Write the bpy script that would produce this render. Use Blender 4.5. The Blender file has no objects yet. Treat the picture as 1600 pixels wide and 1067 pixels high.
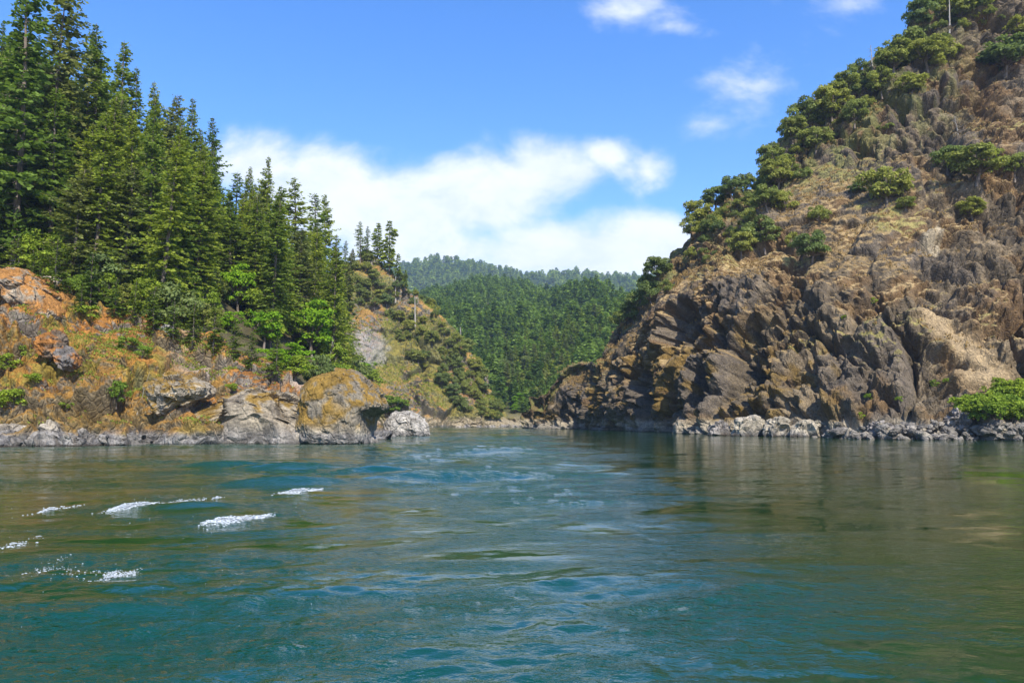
import bpy, bmesh, math
import numpy as np
from mathutils import Vector
from mathutils.bvhtree import BVHTree

SC = bpy.context.scene
COL = SC.collection
R = math.radians

# ------------------------------------------------------------------ camera
F = 1200.0                      # focal length in units of a 1600 wide frame
CAM_H = 2.5
PITCH = math.atan(121.5 / F)
cam = bpy.data.cameras.new("camera")
cam.sensor_width = 36.0
cam.lens = 36.0 * F / 1600.0
cam.clip_start = 0.1
cam.clip_end = 20000
camo = bpy.data.objects.new("camera", cam)
COL.objects.link(camo)
camo.location = (0, 0, CAM_H)
camo.rotation_euler = (math.pi / 2 + PITCH, 0, 0)
SC.camera = camo

# ------------------------------------------------------------------ light
SUN_AZ, SUN_EL = R(-20), R(46)        # direction the light travels (0 = away from the camera)
Ldir = Vector((math.sin(SUN_AZ) * math.cos(SUN_EL), math.cos(SUN_AZ) * math.cos(SUN_EL), -math.sin(SUN_EL)))
sun = bpy.data.lights.new("sun", 'SUN')
sun.energy = 5.0
sun.angle = R(0.5)
sun.color = (1.0, 0.95, 0.87)
suno = bpy.data.objects.new("sun", sun)
COL.objects.link(suno)
suno.location = (30, -60, 120)
suno.rotation_euler = Ldir.to_track_quat('-Z', 'Y').to_euler()
SC.view_settings.view_transform = 'Standard'
SC.view_settings.look = 'None'
SC.view_settings.exposure = 0.68
SC.view_settings.gamma = 1.0
SC.render.film_transparent = False
SC.cycles.max_bounces = 6
SC.cycles.diffuse_bounces = 3
SC.cycles.transmission_bounces = 3
SC.cycles.volume_bounces = 0
SC.cycles.caustics_reflective = False
SC.cycles.caustics_refractive = False
SC.cycles.use_denoising = True


def dirpx(px, py):
    """tangent coordinates (x/y, z/y) of a direction seen at a given place in the photograph"""
    r, u = (px - 800) / F, (533.5 - py) / F
    y = math.cos(PITCH) - u * math.sin(PITCH)
    z = math.sin(PITCH) + u * math.cos(PITCH)
    return r / y, z / y


def P(px, py, D):
    a, b = dirpx(px, py)
    return (a * D, D, CAM_H + b * D)


def shoreD(py):
    return -CAM_H / dirpx(800, py)[1]


# ------------------------------------------------------------------ node helper
class NT:
    def __init__(s, tree):
        s.t = tree
        s.n = tree.nodes
        s.l = tree.links

    def new(s, typ, **kw):
        n = s.n.new(typ)
        for k, v in kw.items():
            setattr(n, k, v)
        return n

    def put(s, sock, v):
        if v is None:
            return
        if isinstance(v, bpy.types.NodeSocket):
            s.l.new(v, sock)
        else:
            sock.default_value = v

    def math(s, op, a, b=None, c=None, clamp=False):
        n = s.new('ShaderNodeMath', operation=op)
        n.use_clamp = clamp
        for i, v in enumerate((a, b, c)):
            s.put(n.inputs[i], v)
        return n.outputs[0]

    def mix(s, fac, a, b, blend='MIX'):
        n = s.new('ShaderNodeMix', data_type='RGBA', blend_type=blend)
        s.put(n.inputs[0], fac)
        s.put(n.inputs[6], a)
        s.put(n.inputs[7], b)
        return n.outputs[2]

    def ramp(s, v, a, b, c=0.0, d=1.0, smooth=True):
        n = s.new('ShaderNodeMapRange')
        n.interpolation_type = 'SMOOTHSTEP' if smooth else 'LINEAR'
        s.put(n.inputs[0], v)
        for i, q in enumerate((a, b, c, d)):
            n.inputs[i + 1].default_value = q
        return n.outputs[0]

    def noise(s, vec, scale, detail=4.0, rough=0.55, dist=0.0):
        n = s.new('ShaderNodeTexNoise')
        s.put(n.inputs['Vector'], vec)
        n.inputs['Scale'].default_value = scale
        n.inputs['Detail'].default_value = detail
        n.inputs['Roughness'].default_value = rough
        n.inputs['Distortion'].default_value = dist
        return n.outputs[0]


# ------------------------------------------------------------------ sky
world = bpy.data.worlds.new("World")
SC.world = world
world.use_nodes = True
w = NT(world.node_tree)
w.n.clear()
sky = w.new('ShaderNodeTexSky')
sky.sky_type = 'NISHITA'
sky.sun_disc = False
sky.sun_elevation = SUN_EL
sky.sun_rotation = math.atan2(-Ldir.x, -Ldir.y)
sky.altitude = 200
sky.air_density = 1.0
sky.dust_density = 0.3
sky.ozone_density = 2.5
tc = w.new('ShaderNodeTexCoord')
sep = w.new('ShaderNodeSeparateXYZ')
w.l.new(tc.outputs['Generated'], sep.inputs[0])
yy = w.math('MAXIMUM', sep.outputs[1], 0.02)
U = w.math('DIVIDE', sep.outputs[0], yy)
V = w.math('DIVIDE', sep.outputs[2], yy)
comb = w.new('ShaderNodeCombineXYZ')
w.put(comb.inputs[0], U)
w.put(comb.inputs[1], w.math('MULTIPLY', V, 1.5))
n1 = w.noise(comb.outputs[0], 8.0, 8.0, 0.6, 0.2)
n2 = w.noise(comb.outputs[0], 3.0, 3.0, 0.5, 0.0)
# cloud banks as soft lobes over the hills: px, py, half width, half height, strength
LOBES = [(400, 258, 95, 60, 1.0), (500, 285, 110, 70, 1.0), (620, 335, 180, 92, 1.0), (740, 310, 130, 72, 1.0), (850, 265, 85, 52, 1.0), (905, 268, 50, 36, .9), (985, 266, 46, 30, .6), (440, 300, 90, 60, .9), (780, 290, 110, 60, 1.0),
         (950, 245, 55, 34, 0.8), (1010, 268, 45, 38, 0.6), (900, 395, 230, 62, 1.0), (1010, 385, 130, 50, 1.0), (700, 390, 170, 50, 0.75), (480, 340, 120, 80, 0.85), (560, 400, 90, 60, 0.6),
         (990, 20, 75, 42, 0.75), (1045, 42, 75, 24, 0.5), (1190, 132, 105, 46, 0.46), (1110, 195, 90, 34, 0.32), (740, 235, 60, 26, 0.3), (1330, 10, 100, 40, 0.35)]
B = None
for (px, py, hw, hh, st) in LOBES:
    a, b = dirpx(px, py)
    du = w.math('MULTIPLY', w.math('SUBTRACT', U, a), F / hw)
    dv = w.math('MULTIPLY', w.math('SUBTRACT', V, b), F / hh)
    d = w.math('SQRT', w.math('ADD', w.math('MULTIPLY', du, du), w.math('MULTIPLY', dv, dv)))
    v = w.math('MULTIPLY', w.math('SUBTRACT', 1.45, d), st)
    B = v if B is None else w.math('SMOOTH_MAX', B, v, 0.25)
dens = w.math('ADD', B, w.math('MULTIPLY', w.math('SUBTRACT', n1, 0.5), 1.7))
dens = w.math('ADD', dens, w.math('MULTIPLY', w.math('SUBTRACT', n2, 0.5), 0.6))
mask = w.math('MULTIPLY', w.ramp(dens, 0.15, 1.05), 0.96)
mask = w.math('MULTIPLY', mask, w.ramp(sep.outputs[1], 0.05, 0.25))
skyc = w.new('ShaderNodeHueSaturation')
skyc.inputs['Saturation'].default_value = 1.32
skyc.inputs['Value'].default_value = 1.6
w.l.new(sky.outputs[0], skyc.inputs['Color'])
cl = w.mix(w.ramp(n1, 0.3, 0.65), (5.6, 6.2, 7.2, 1), (7.2, 7.4, 7.6, 1))
skyt = w.mix(1.0, skyc.outputs[0], (1.12, 0.97, 1.14, 1), 'MULTIPLY')
bgc = w.mix(mask, skyt, cl)
bg = w.new('ShaderNodeBackground')
bg.inputs['Strength'].default_value = 0.1
w.l.new(bgc, bg.inputs['Color'])
out = w.new('ShaderNodeOutputWorld')
w.l.new(bg.outputs[0], out.inputs['Surface'])


# ------------------------------------------------------------------ numpy noise
def h01(ix, iy, iz, seed):
    h = (ix.astype(np.int64) * 374761393 + iy.astype(np.int64) * 668265263 + iz.astype(np.int64) * 2147483647 + seed * 1274126177) & 0xFFFFFFFF
    h = ((h ^ (h >> 13)) * 1274126177) & 0xFFFFFFFF
    h = ((h ^ (h >> 16)) * 2246822519) & 0xFFFFFFFF
    return ((h ^ (h >> 15)) & 0xFFFFFF) / float(0xFFFFFF)


def vnoise(p, scale, seed=0):
    q = p / scale
    i = np.floor(q).astype(np.int64)
    f = q - i
    f = f * f * f * (f * (f * 6 - 15) + 10)
    r = 0
    for a in (0, 1):
        for b in (0, 1):
            for c in (0, 1):
                wgt = (f[:, 0] if a else 1 - f[:, 0]) * (f[:, 1] if b else 1 - f[:, 1]) * (f[:, 2] if c else 1 - f[:, 2])
                r = r + wgt * h01(i[:, 0] + a, i[:, 1] + b, i[:, 2] + c, seed)
    return r


def fbm(p, scale, octs=4, seed=0, gain=0.5):
    r, a, t = 0, 1.0, 0
    for k in range(octs):
        r = r + a * vnoise(p + 31.7 * k, scale / 2 ** k, seed + k)
        t += a
        a *= gain
    return r / t


def facets(p, scale, seed=0):
    """cellular blocks: (random tilt plane + random step, distance to joint, random of the block)"""
    q = p / scale
    i = np.floor(q).astype(np.int64)
    n = len(q)
    f1 = np.full(n, 9e9)
    f2 = np.full(n, 9e9)
    c1 = np.zeros((n, 3))
    k1 = np.zeros((n, 3), np.int64)
    for a in (-1, 0, 1):
        for b in (-1, 0, 1):
            for c in (-1, 0, 1):
                k = i + np.array((a, b, c))
                x = k + np.stack([h01(k[:, 0], k[:, 1], k[:, 2], seed + s) for s in (1, 2, 3)], 1)
                d = np.sqrt(((q - x) ** 2).sum(1))
                near = d < f1
                f2 = np.where(near, f1, np.minimum(f2, d))
                f1 = np.where(near, d, f1)
                c1[near] = x[near]
                k1[near] = k[near]
    g = np.stack([h01(k1[:, 0], k1[:, 1], k1[:, 2], seed + s) for s in (4, 5, 6)], 1) - 0.5
    r = h01(k1[:, 0], k1[:, 1], k1[:, 2], seed + 7)
    tilt = ((q - c1) * g).sum(1) * 1.6 + (r - 0.5)
    return tilt, f2 - f1, r


def sm(x, a, b):
    t = np.clip((x - a) / (b - a), 0, 1)
    return t * t * (3 - 2 * t)


def lerp(a, b, t):
    t = np.asarray(t)[..., None]
    return np.asarray(a) * (1 - t) + np.asarray(b) * t


# ------------------------------------------------------------------ mesh helpers
def mesh_np(name, v, f, mats, col=None, smooth=True, matidx=None, val=None):
    """v (n,3), f (m,k) with k = 3 or 4"""
    me = bpy.data.meshes.new(name)
    v = np.asarray(v, np.float32)
    f = np.asarray(f, np.int32)
    k = f.shape[1]
    me.vertices.add(len(v))
    me.vertices.foreach_set('co', v.ravel())
    me.loops.add(f.size)
    me.loops.foreach_set('vertex_index', f.ravel())
    me.polygons.add(len(f))
    me.polygons.foreach_set('loop_start', np.arange(0, f.size, k, dtype=np.int32))
    me.polygons.foreach_set('use_smooth', np.full(len(f), smooth, bool))
    for m in mats:
        me.materials.append(m)
    if matidx is not None:
        me.polygons.foreach_set('material_index', np.asarray(matidx, np.int32))
    if col is not None:
        a = me.attributes.new('col', 'FLOAT_COLOR', 'POINT')
        c = np.ones((len(v), 4), np.float32)
        c[:, :3] = col
        a.data.foreach_set('color', c.ravel())
    if val is not None:
        a = me.attributes.new('val', 'FLOAT', 'POINT')
        a.data.foreach_set('value', np.asarray(val, np.float32))
    me.update(calc_edges=True)
    me.validate()
    return me


def obj(name, me, parent=None, **props):
    o = bpy.data.objects.new(name, me)
    COL.objects.link(o)
    if parent is not None:
        o.parent = parent
    for k, v in props.items():
        if v is not None:
            o[k] = v
    return o


def grid_faces(nu, nv):
    i = np.arange(nu - 1)[:, None] * nv + np.arange(nv - 1)[None, :]
    i = i.ravel()
    return np.stack([i, i + nv, i + nv + 1, i + 1], 1)


def catmull(A, m, param=None):
    """A (n, ...) -> (m, ...) resampled with a Catmull-Rom spline, uniform over param"""
    n = len(A)
    if param is None:
        param = np.arange(n, dtype=float)
    x = np.linspace(param[0], param[-1], m)
    i = np.clip(np.searchsorted(param, x, side='right') - 1, 0, n - 2)
    t = (x - param[i]) / (param[i + 1] - param[i])
    sh = (-1,) + (1,) * (A.ndim - 1)
    t = t.reshape(sh)
    h = (param[i + 1] - param[i]).reshape(sh)

    def tang(j):
        a, b = np.clip(j - 1, 0, n - 1), np.clip(j + 1, 0, n - 1)
        return (A[b] - A[a]) / (param[b] - param[a]).reshape(sh)
    m0, m1 = tang(i) * h, tang(i + 1) * h
    return (2 * t ** 3 - 3 * t ** 2 + 1) * A[i] + (t ** 3 - 2 * t ** 2 + t) * m0 + (-2 * t ** 3 + 3 * t ** 2) * A[i + 1] + (t ** 3 - t ** 2) * m1


def loft(table, nu, nv, back=((0.15, 25, -6), (0.3, 60, -22)), under=3.0):
    """control net of profiles (shore -> crest) in metres; returns points (nu,nv,3) and t along each profile"""
    keys = sorted(table)
    net = []
    for px in keys:
        pts = []
        for q in table[px]:
            py, D = q if len(q) == 2 else (q[0], shoreD(q[0]))
            pts.append(P(px, py, D))
        pts = np.array(pts)
        base = pts[0].copy()
        base[2] -= under
        base[1] -= 0.8
        tail = [pts[-1] + np.array((b[0] * b[1], b[1], b[2])) for b in back]
        net.append(np.vstack([base[None], pts, tail]))
    net = np.array(net)                                   # (nk, nr, 3)
    mid = net[:, 1:-len(back)].mean(1)
    d3 = np.linalg.norm(np.diff(mid, axis=0), axis=1)
    par = np.concatenate([[0], np.cumsum(np.maximum(0.5, np.maximum(0.10 * np.diff(keys), np.minimum(d3, 0.30 * np.diff(keys) + 9))))])
    S = catmull(net, nu, par)                             # (nu, nr, 3)
    seg = np.linalg.norm(np.diff(S, axis=1), axis=2).mean(0)
    seg[-len(back):] *= 0.3
    pv = np.concatenate([[0], np.cumsum(seg)])
    S = catmull(np.moveaxis(S, 1, 0), nv, pv)             # (nv, nu, 3)
    S = np.moveaxis(S, 0, 1)
    t = np.interp(np.linspace(0, pv[-1], nv), pv, np.arange(len(pv)))
    return S, t


def normals(S):
    du = np.gradient(S, axis=0)
    dv = np.gradient(S, axis=1)
    n = np.cross(du, dv)
    n /= np.linalg.norm(n, axis=2, keepdims=True) + 1e-9
    return n


def px_of(S):
    """where a point shows in the photograph; used only to read the layout of rock zones off the plan"""
    x, y, z = S[..., 0], S[..., 1], S[..., 2] - CAM_H
    f = y * math.cos(PITCH) + z * math.sin(PITCH)
    u = -y * math.sin(PITCH) + z * math.cos(PITCH)
    return 800 + F * x / f, 533.5 - F * u / f


# ------------------------------------------------------------------ materials
def mat(name):
    m = bpy.data.materials.new(name)
    m.use_nodes = True
    t = NT(m.node_tree)
    t.n.clear()
    o = t.new('ShaderNodeOutputMaterial')
    return m, t, o


def rock_material(name, bump=0.6, speck=0.5, scale=1.0):
    m, t, o = mat(name)
    at = t.new('ShaderNodeAttribute', attribute_name='col')
    geo = t.new('ShaderNodeNewGeometry')
    pos = geo.outputs['Position']
    a = t.noise(pos, 0.9 * scale, 8, 0.7)
    b = t.noise(pos, 4.5 * scale, 5, 0.7)
    c = t.mix(1.0, at.outputs['Color'], t.mix(t.ramp(a, 0.3, 0.7, smooth=False), (0.55, 0.55, 0.55, 1), (1.4, 1.38, 1.32, 1)), 'MULTIPLY')
    c = t.mix(1.0, c, t.mix(t.ramp(b, 0.35, 0.68, smooth=False), (1 - speck * 0.8,) * 3 + (1,), (1 + speck * .8,) * 3 + (1,)), 'MULTIPLY')
    mp = t.new('ShaderNodeMapping')
    mp.inputs['Rotation'].default_value = (0, R(30), 0)
    mp.inputs['Scale'].default_value = (1, 1, 0.5)
    t.put(mp.inputs[0], t.mix(0.25, pos, t.noise(pos, 1.2, 3, .6), 'ADD'))
    vo = t.new('ShaderNodeTexVoronoi')
    vo.feature = 'DISTANCE_TO_EDGE'
    vo.inputs['Scale'].default_value = 1.3 * scale
    t.l.new(mp.outputs[0], vo.inputs['Vector'])
    vf = t.new('ShaderNodeTexVoronoi')
    vf.feature = 'F1'
    vf.inputs['Scale'].default_value = 2.6 * scale
    t.l.new(mp.outputs[0], vf.inputs['Vector'])
    h = t.math('ADD', t.math('MULTIPLY', a, 0.42), t.math('MULTIPLY', b, 0.22))
    h = t.math('ADD', h, t.math('MULTIPLY', t.ramp(vo.outputs['Distance'], 0.0, 0.12), 0.16))
    h = t.math('ADD', h, t.math('MULTIPLY', vf.outputs['Distance'], 0.16))
    bp = t.new('ShaderNodeBump')
    bp.inputs['Strength'].default_value = bump
    bp.inputs['Distance'].default_value = 0.9
    t.put(bp.inputs['Height'], h)
    d = t.new('ShaderNodeBsdfPrincipled')
    d.inputs['Roughness'].default_value = 0.85
    d.inputs['Specular IOR Level'].default_value = 0.2
    t.put(d.inputs['Base Color'], c)
    t.put(d.inputs['Normal'], bp.outputs[0])
    t.l.new(d.outputs[0], o.inputs[0])
    return m


def leaf_material(name, dark, light, trans=0.3, hue=0.12, third=None, third_amt=0.0):
    m, t, o = mat(name)
    at = t.new('ShaderNodeAttribute', attribute_name='val')
    oi = t.new('ShaderNodeObjectInfo')
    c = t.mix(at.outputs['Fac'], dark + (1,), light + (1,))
    if third:
        c = t.mix(t.math('MULTIPLY', t.ramp(at.outputs['Fac'], 0.90, 0.95), third_amt), c, third + (1,))
    c = t.mix(1.0, c, t.mix(oi.outputs['Random'], (1 - hue * 1.6, 1 - hue, 1 - hue * .2, 1), (1 + hue * 2.4, 1 + hue * 1.4, 1 - hue * .4, 1)), 'MULTIPLY')
    d = t.new('ShaderNodeBsdfDiffuse')
    tr = t.new('ShaderNodeBsdfTranslucent')
    t.put(d.inputs[0], c)
    t.put(tr.inputs[0], t.mix(1.0, c, (1.2, 1.25, 0.6, 1), 'MULTIPLY'))
    mx = t.new('ShaderNodeMixShader')
    mx.inputs[0].default_value = trans
    t.l.new(d.outputs[0], mx.inputs[1])
    t.l.new(tr.outputs[0], mx.inputs[2])
    t.l.new(mx.outputs[0], o.inputs[0])
    return m


def bark_material(name, c1, c2):
    m, t, o = mat(name)
    tcd = t.new('ShaderNodeTexCoord')
    mp = t.new('ShaderNodeMapping')
    mp.inputs['Scale'].default_value = (1, 1, 0.25)
    t.l.new(tcd.outputs['Object'], mp.inputs[0])
    n = t.noise(mp.outputs[0], 5.0, 5, 0.7)
    d = t.new('ShaderNodeBsdfDiffuse')
    t.put(d.inputs[0], t.mix(t.ramp(n, 0.35, 0.65), c1 + (1,), c2 + (1,)))
    t.l.new(d.outputs[0], o.inputs[0])
    return m


M_CLIFF = rock_material('cliff_rock', 0.7, 0.5)
M_MOSSY = rock_material('mossy_rock', 0.7, 0.55)
M_BOULDER = rock_material('boulder_rock', 0.55, 0.45)
M_SOIL = rock_material('forest_soil', 0.4, 0.4)
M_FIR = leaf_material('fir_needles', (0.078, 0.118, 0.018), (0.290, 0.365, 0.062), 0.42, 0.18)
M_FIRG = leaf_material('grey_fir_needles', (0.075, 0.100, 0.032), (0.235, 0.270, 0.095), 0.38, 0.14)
M_YOUNG = leaf_material('young_fir_needles', (0.060, 0.100, 0.015), (0.190, 0.250, 0.035), 0.3, 0.10)
M_OAK = leaf_material('oak_leaves', (0.105, 0.135, 0.034), (0.320, 0.360, 0.115), 0.45, 0.18)
M_MAPLE = leaf_material('maple_leaves', (0.10, 0.21, 0.014), (0.28, 0.44, 0.030), 0.4, 0.06)
M_SHRUB = leaf_material('shrub_leaves', (0.11, 0.17, 0.022), (0.31, 0.41, 0.055), 0.4, 0.10)
M_FAR = leaf_material('far_fir_needles', (0.080, 0.140, 0.026), (0.310, 0.410, 0.085), 0.42, 0.1)
M_BARK = bark_material('fir_bark', (0.10, 0.08, 0.06), (0.24, 0.20, 0.16))
M_GREY = bark_material('dead_wood', (0.22, 0.20, 0.17), (0.45, 0.42, 0.37))
M_DRY = leaf_material('dry_grass_blades', (0.20, 0.13, 0.05), (0.38, 0.26, 0.11), 0.2, 0.0)
M_GRASS = leaf_material('green_grass_blades', (0.13, 0.16, 0.02), (0.30, 0.36, 0.06), 0.3, 0.0)


# ------------------------------------------------------------------ the terrain
RIGHT = {
    2600: [(692,), (600, 90), (480, 104), (250, 140), (0, 185), (-350, 245)],
    1900: [(690,), (600, 94), (470, 107), (250, 138), (20, 172), (-220, 215)],
    1700: [(689,), (600, 97), (470, 109), (260, 140), (50, 170), (-140, 200)],
    1600: [(688,), (620, 100), (470, 112), (280, 138), (100, 165), (-90, 195)],
    1500: [(687.5,), (610, 103), (470, 114), (300, 138), (130, 162), (-40, 190)],
    1440: [(687,), (600, 104), (470, 115), (310, 138), (150, 162), (22, 184)],
    1380: [(686,), (600, 107), (470, 118), (320, 140), (190, 162), (90, 180)],
    1300: [(685,), (590, 112), (465, 124), (345, 144), (240, 163), (155, 178)],
    1220: [(682,), (590, 119), (455, 131), (370, 147), (295, 162), (232, 178)],
    1180: [(681,), (590, 123), (450, 136), (390, 151), (330, 164), (285, 176)],
    1120: [(679.5,), (590, 132), (450, 143), (410, 156), (360, 167), (325, 176)],
    1085: [(678,), (590, 138), (462, 148), (425, 161), (390, 169), (355, 177)],
    1060: [(677,), (590, 142), (480, 151), (445, 162), (420, 170), (398, 178)],
    1030: [(675.5,), (600, 150), (500, 157), (470, 167), (456, 174), (446, 182)],
    1000: [(674,), (610, 160), (535, 166), (505, 174), (490, 180), (478, 187)],
    965: [(673,), (620, 168), (565, 173), (540, 180), (527, 184), (517, 190)],
    938: [(672,), (640, 177), (610, 179), (590, 183), (580, 187), (568, 191)],
    918: [(671,), (640, 194), (605, 196), (590, 199), (580, 201), (570, 204)],
    888: [(670.6,), (645, 199), (615, 201), (600, 203), (588, 206), (578, 209)],
    858: [(670.3,), (655, 202), (640, 204), (630, 206), (622, 209), (616, 212)],
    833: [(670,), (662, 206), (655, 208), (651, 210), (648, 212), (645, 214)],
    820: [(669.7,), (668, 207), (667, 209), (666.5, 211), (666, 213), (666, 215)],
}
LEFT = {
    -900: [(705,), (640, 66), (540, 72), (450, 82), (380, 92)],
    -300: [(700,), (645, 70), (560, 76), (480, 84), (415, 92)],
    -100: [(699,), (652, 72), (570, 77), (490, 85), (412, 93)],
    0: [(698,), (655, 73.5), (580, 78), (500, 85), (427, 93)],
    70: [(697,), (655, 75), (590, 79), (515, 86), (445, 94)],
    110: [(697,), (655, 75.5), (595, 79.5), (530, 86), (468, 94)],
    160: [(696,), (655, 76), (600, 80), (545, 86), (485, 94)],
    270: [(695.5,), (655, 77.5), (615, 81.5), (565, 87), (513, 95)],
    380: [(694.5,), (660, 79.5), (625, 83), (595, 88), (558, 95)],
    440: [(694,), (662, 80.5), (637, 84), (612, 88.5), (580, 95)],
    500: [(693.5,), (667, 82), (645, 85.5), (628, 90), (606, 95)],
    560: [(692,), (678, 85), (665, 88), (656, 92), (648, 96)],
    605: [(689,), (686, 91), (684, 93), (683, 95), (682, 98)],
}
HILL = {
    -1200: [(420, 90), (250, 110), (0, 140), (-200, 175), (-300, 220)],
    -600: [(420, 91), (310, 108), (150, 135), (0, 165), (-80, 205)],
    -200: [(430, 92), (345, 107), (240, 130), (130, 157), (60, 195)],
    0: [(450, 92), (388, 104), (310, 125), (250, 147), (205, 180)],
    150: [(510, 93), (450, 105), (388, 125), (345, 147), (310, 182)],
    300: [(545, 94), (500, 106), (448, 127), (410, 152), (385, 188)],
    400: [(590, 95), (552, 108), (510, 128), (472, 154), (442, 192)],
    480: [(625, 98), (595, 112), (560, 131), (522, 158), (478, 200)],
    540: [(665, 102), (650, 117), (630, 137), (610, 165), (590, 210)],
    600: [(690, 112), (688, 127), (686, 147), (684, 175), (682, 215)],
}
SPUR = {
    380: [(669,), (600, 236), (540, 240), (480, 246), (450, 255)],
    480: [(668.5,), (620, 239), (560, 246), (500, 252), (458, 262)],
    525: [(668.2,), (610, 240), (545, 248), (475, 255), (422, 267)],
    560: [(668,), (605, 242), (540, 249), (470, 258), (404, 270)],
    600: [(668,), (610, 242), (550, 250), (480, 260), (414, 272)],
    630: [(668,), (615, 243), (560, 251), (500, 261), (442, 273)],
    660: [(668,), (620, 243), (570, 251), (520, 260), (468, 272)],
    700: [(667.8,), (630, 244), (590, 251), (545, 258), (505, 268)],
    730: [(667.6,), (640, 245), (612, 251), (582, 258), (548, 266)],
    762: [(667.4,), (652, 247), (635, 252), (618, 257), (602, 263)],
    790: [(667.2,), (660, 250), (653, 254), (647, 258), (640, 262)],
    815: [(667,), (666, 253), (665.5, 255), (665, 258), (664.5, 262)],
}
VALLEY = {
    400: [(668, 300), (640, 330), (560, 420), (500, 530), (470, 700)],
    560: [(667, 300), (640, 325), (560, 410), (505, 520), (470, 720)],
    640: [(666, 295), (640, 318), (560, 400), (505, 520), (480, 760)],
    700: [(666, 290), (642, 312), (560, 395), (500, 520), (468, 820)],
    755: [(666, 285), (645, 308), (565, 390), (500, 520), (450, 900)],
    800: [(666, 282), (648, 305), (570, 385), (500, 520), (456, 860)],
    850: [(666, 280), (640, 308), (565, 385), (502, 500), (468, 780)],
    900: [(666, 280), (630, 310), (555, 385), (500, 480), (474, 660)],
    950: [(666, 280), (620, 312), (550, 380), (500, 450), (486, 560)],
    1000: [(666, 280), (610, 315), (540, 375), (490, 440), (482, 520)],
    1150: [(666, 280), (590, 315), (520, 375), (480, 440), (455, 520)],
}
FARR = {
    300: [(560, 1100), (470, 1500), (428, 1800)],
    560: [(560, 1100), (470, 1500), (430, 1800)],
    620: [(560, 1100), (470, 1500), (428, 1800)],
    690: [(560, 1100), (465, 1500), (417, 1800)],
    725: [(560, 1100), (465, 1500), (423, 1800)],
    765: [(560, 1100), (470, 1500), (432, 1850)],
    830: [(560, 1100), (470, 1500), (443, 1900)],
    880: [(560, 1100), (470, 1500), (440, 1900)],
    940: [(560, 1100), (470, 1500), (444, 1900)],
    1010: [(560, 1100), (470, 1500), (440, 1900)],
    1300: [(560, 1100), (470, 1500), (430, 1900)],
}
GROUND = []      # coarse copies used to find where things stand


def keep(S, step=3):
    G = S[::step, ::step]
    nu, nv = G.shape[:2]
    GROUND.append(BVHTree.FromPolygons(G.reshape(-1, 3).tolist(), grid_faces(nu, nv).tolist()))
    return GROUND[-1]


def drop(px, py, which=None):
    a, b = dirpx(px, py)
    d = Vector((a, 1, b)).normalized()
    best = None
    for g in ([which] if which is not None else GROUND):
        loc, nrm, idx, dist = g.ray_cast(Vector((0, 0, CAM_H)), d)
        if loc is not None and (best is None or dist < best[1]):
            best = (loc, dist)
    return best[0] if best else None


ROT = np.array([[0.86, 0.0, 0.50], [0.0, 1.0, 0.0], [-0.50, 0.0, 0.86]])   # joints dip to the right


def rockify(S, rough, amp=1.0, seed=0, stretch=(1.0, 1.0, 0.85), sizes=((13, 3.4), (5.6, 2.1), (2.3, .85), (0.95, .36), (0.45, .13)), rot=ROT, warp=1.7, crack=.6):
    nu, nv = S.shape[:2]
    N = normals(S).reshape(-1, 3)
    p = S.reshape(-1, 3)
    wp = p + warp * (np.stack([fbm(p + 17 * k, 7.0, 4, seed + 50 + k) for k in range(3)], 1) - 0.5)
    q = (wp @ rot.T) * np.array(stretch)
    d = 0
    info = []
    for j, (s, a) in enumerate(sizes):
        tilt, edge, r = facets(q, s, seed + 11 * j)
        e = a * (tilt - ((0.95, 0.85, .6, 0, 0)[j] * (1 - sm(edge, 0.0, 0.10)) * (h01((r * 1e6).astype(np.int64), r.astype(np.int64), r.astype(np.int64), 3) > .35) if j < 3 else 0))
        e = e.reshape(nu, nv)
        for k in range((3, 1, 0, 0, 0)[j]):                             # a weathered edge along each big step
            for ax in (0, 1):
                e = 0.5 * e + 0.25 * (np.roll(e, 1, ax) + np.roll(e, -1, ax))
        d = d + e.ravel()
        info.append((edge, r))
    d = d + (fbm(p, 18, 4, seed + 90) - 0.5) * 4.0
    fr = (wp @ rot.T) * np.array([1.0, 1.0, 0.7])
    d = d - 2.3 * crack * sm(1 - np.abs(2 * fbm(fr, 4.5, 4, seed + 70, .6) - 1), .80, 1.0) - .35 * crack * sm(1 - np.abs(2 * fbm(fr, 1.6, 3, seed + 75) - 1), .78, 1.0)
    soft = (fbm(p, 6, 6, seed + 95, .6) - 0.5) * 2.6
    d = amp * (d * rough + soft * (1 - rough))
    d = d.reshape(nu, nv)
    for ax in (0, 1):
        d = 0.76 * d + 0.12 * (np.roll(d, 1, ax) + np.roll(d, -1, ax))
    d = d.ravel()
    return (p + N * d[:, None]).reshape(nu, nv, 3), info


def blend(c, target, wgt):
    return c * (1 - wgt[:, None]) + np.asarray(target) * wgt[:, None]


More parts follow.
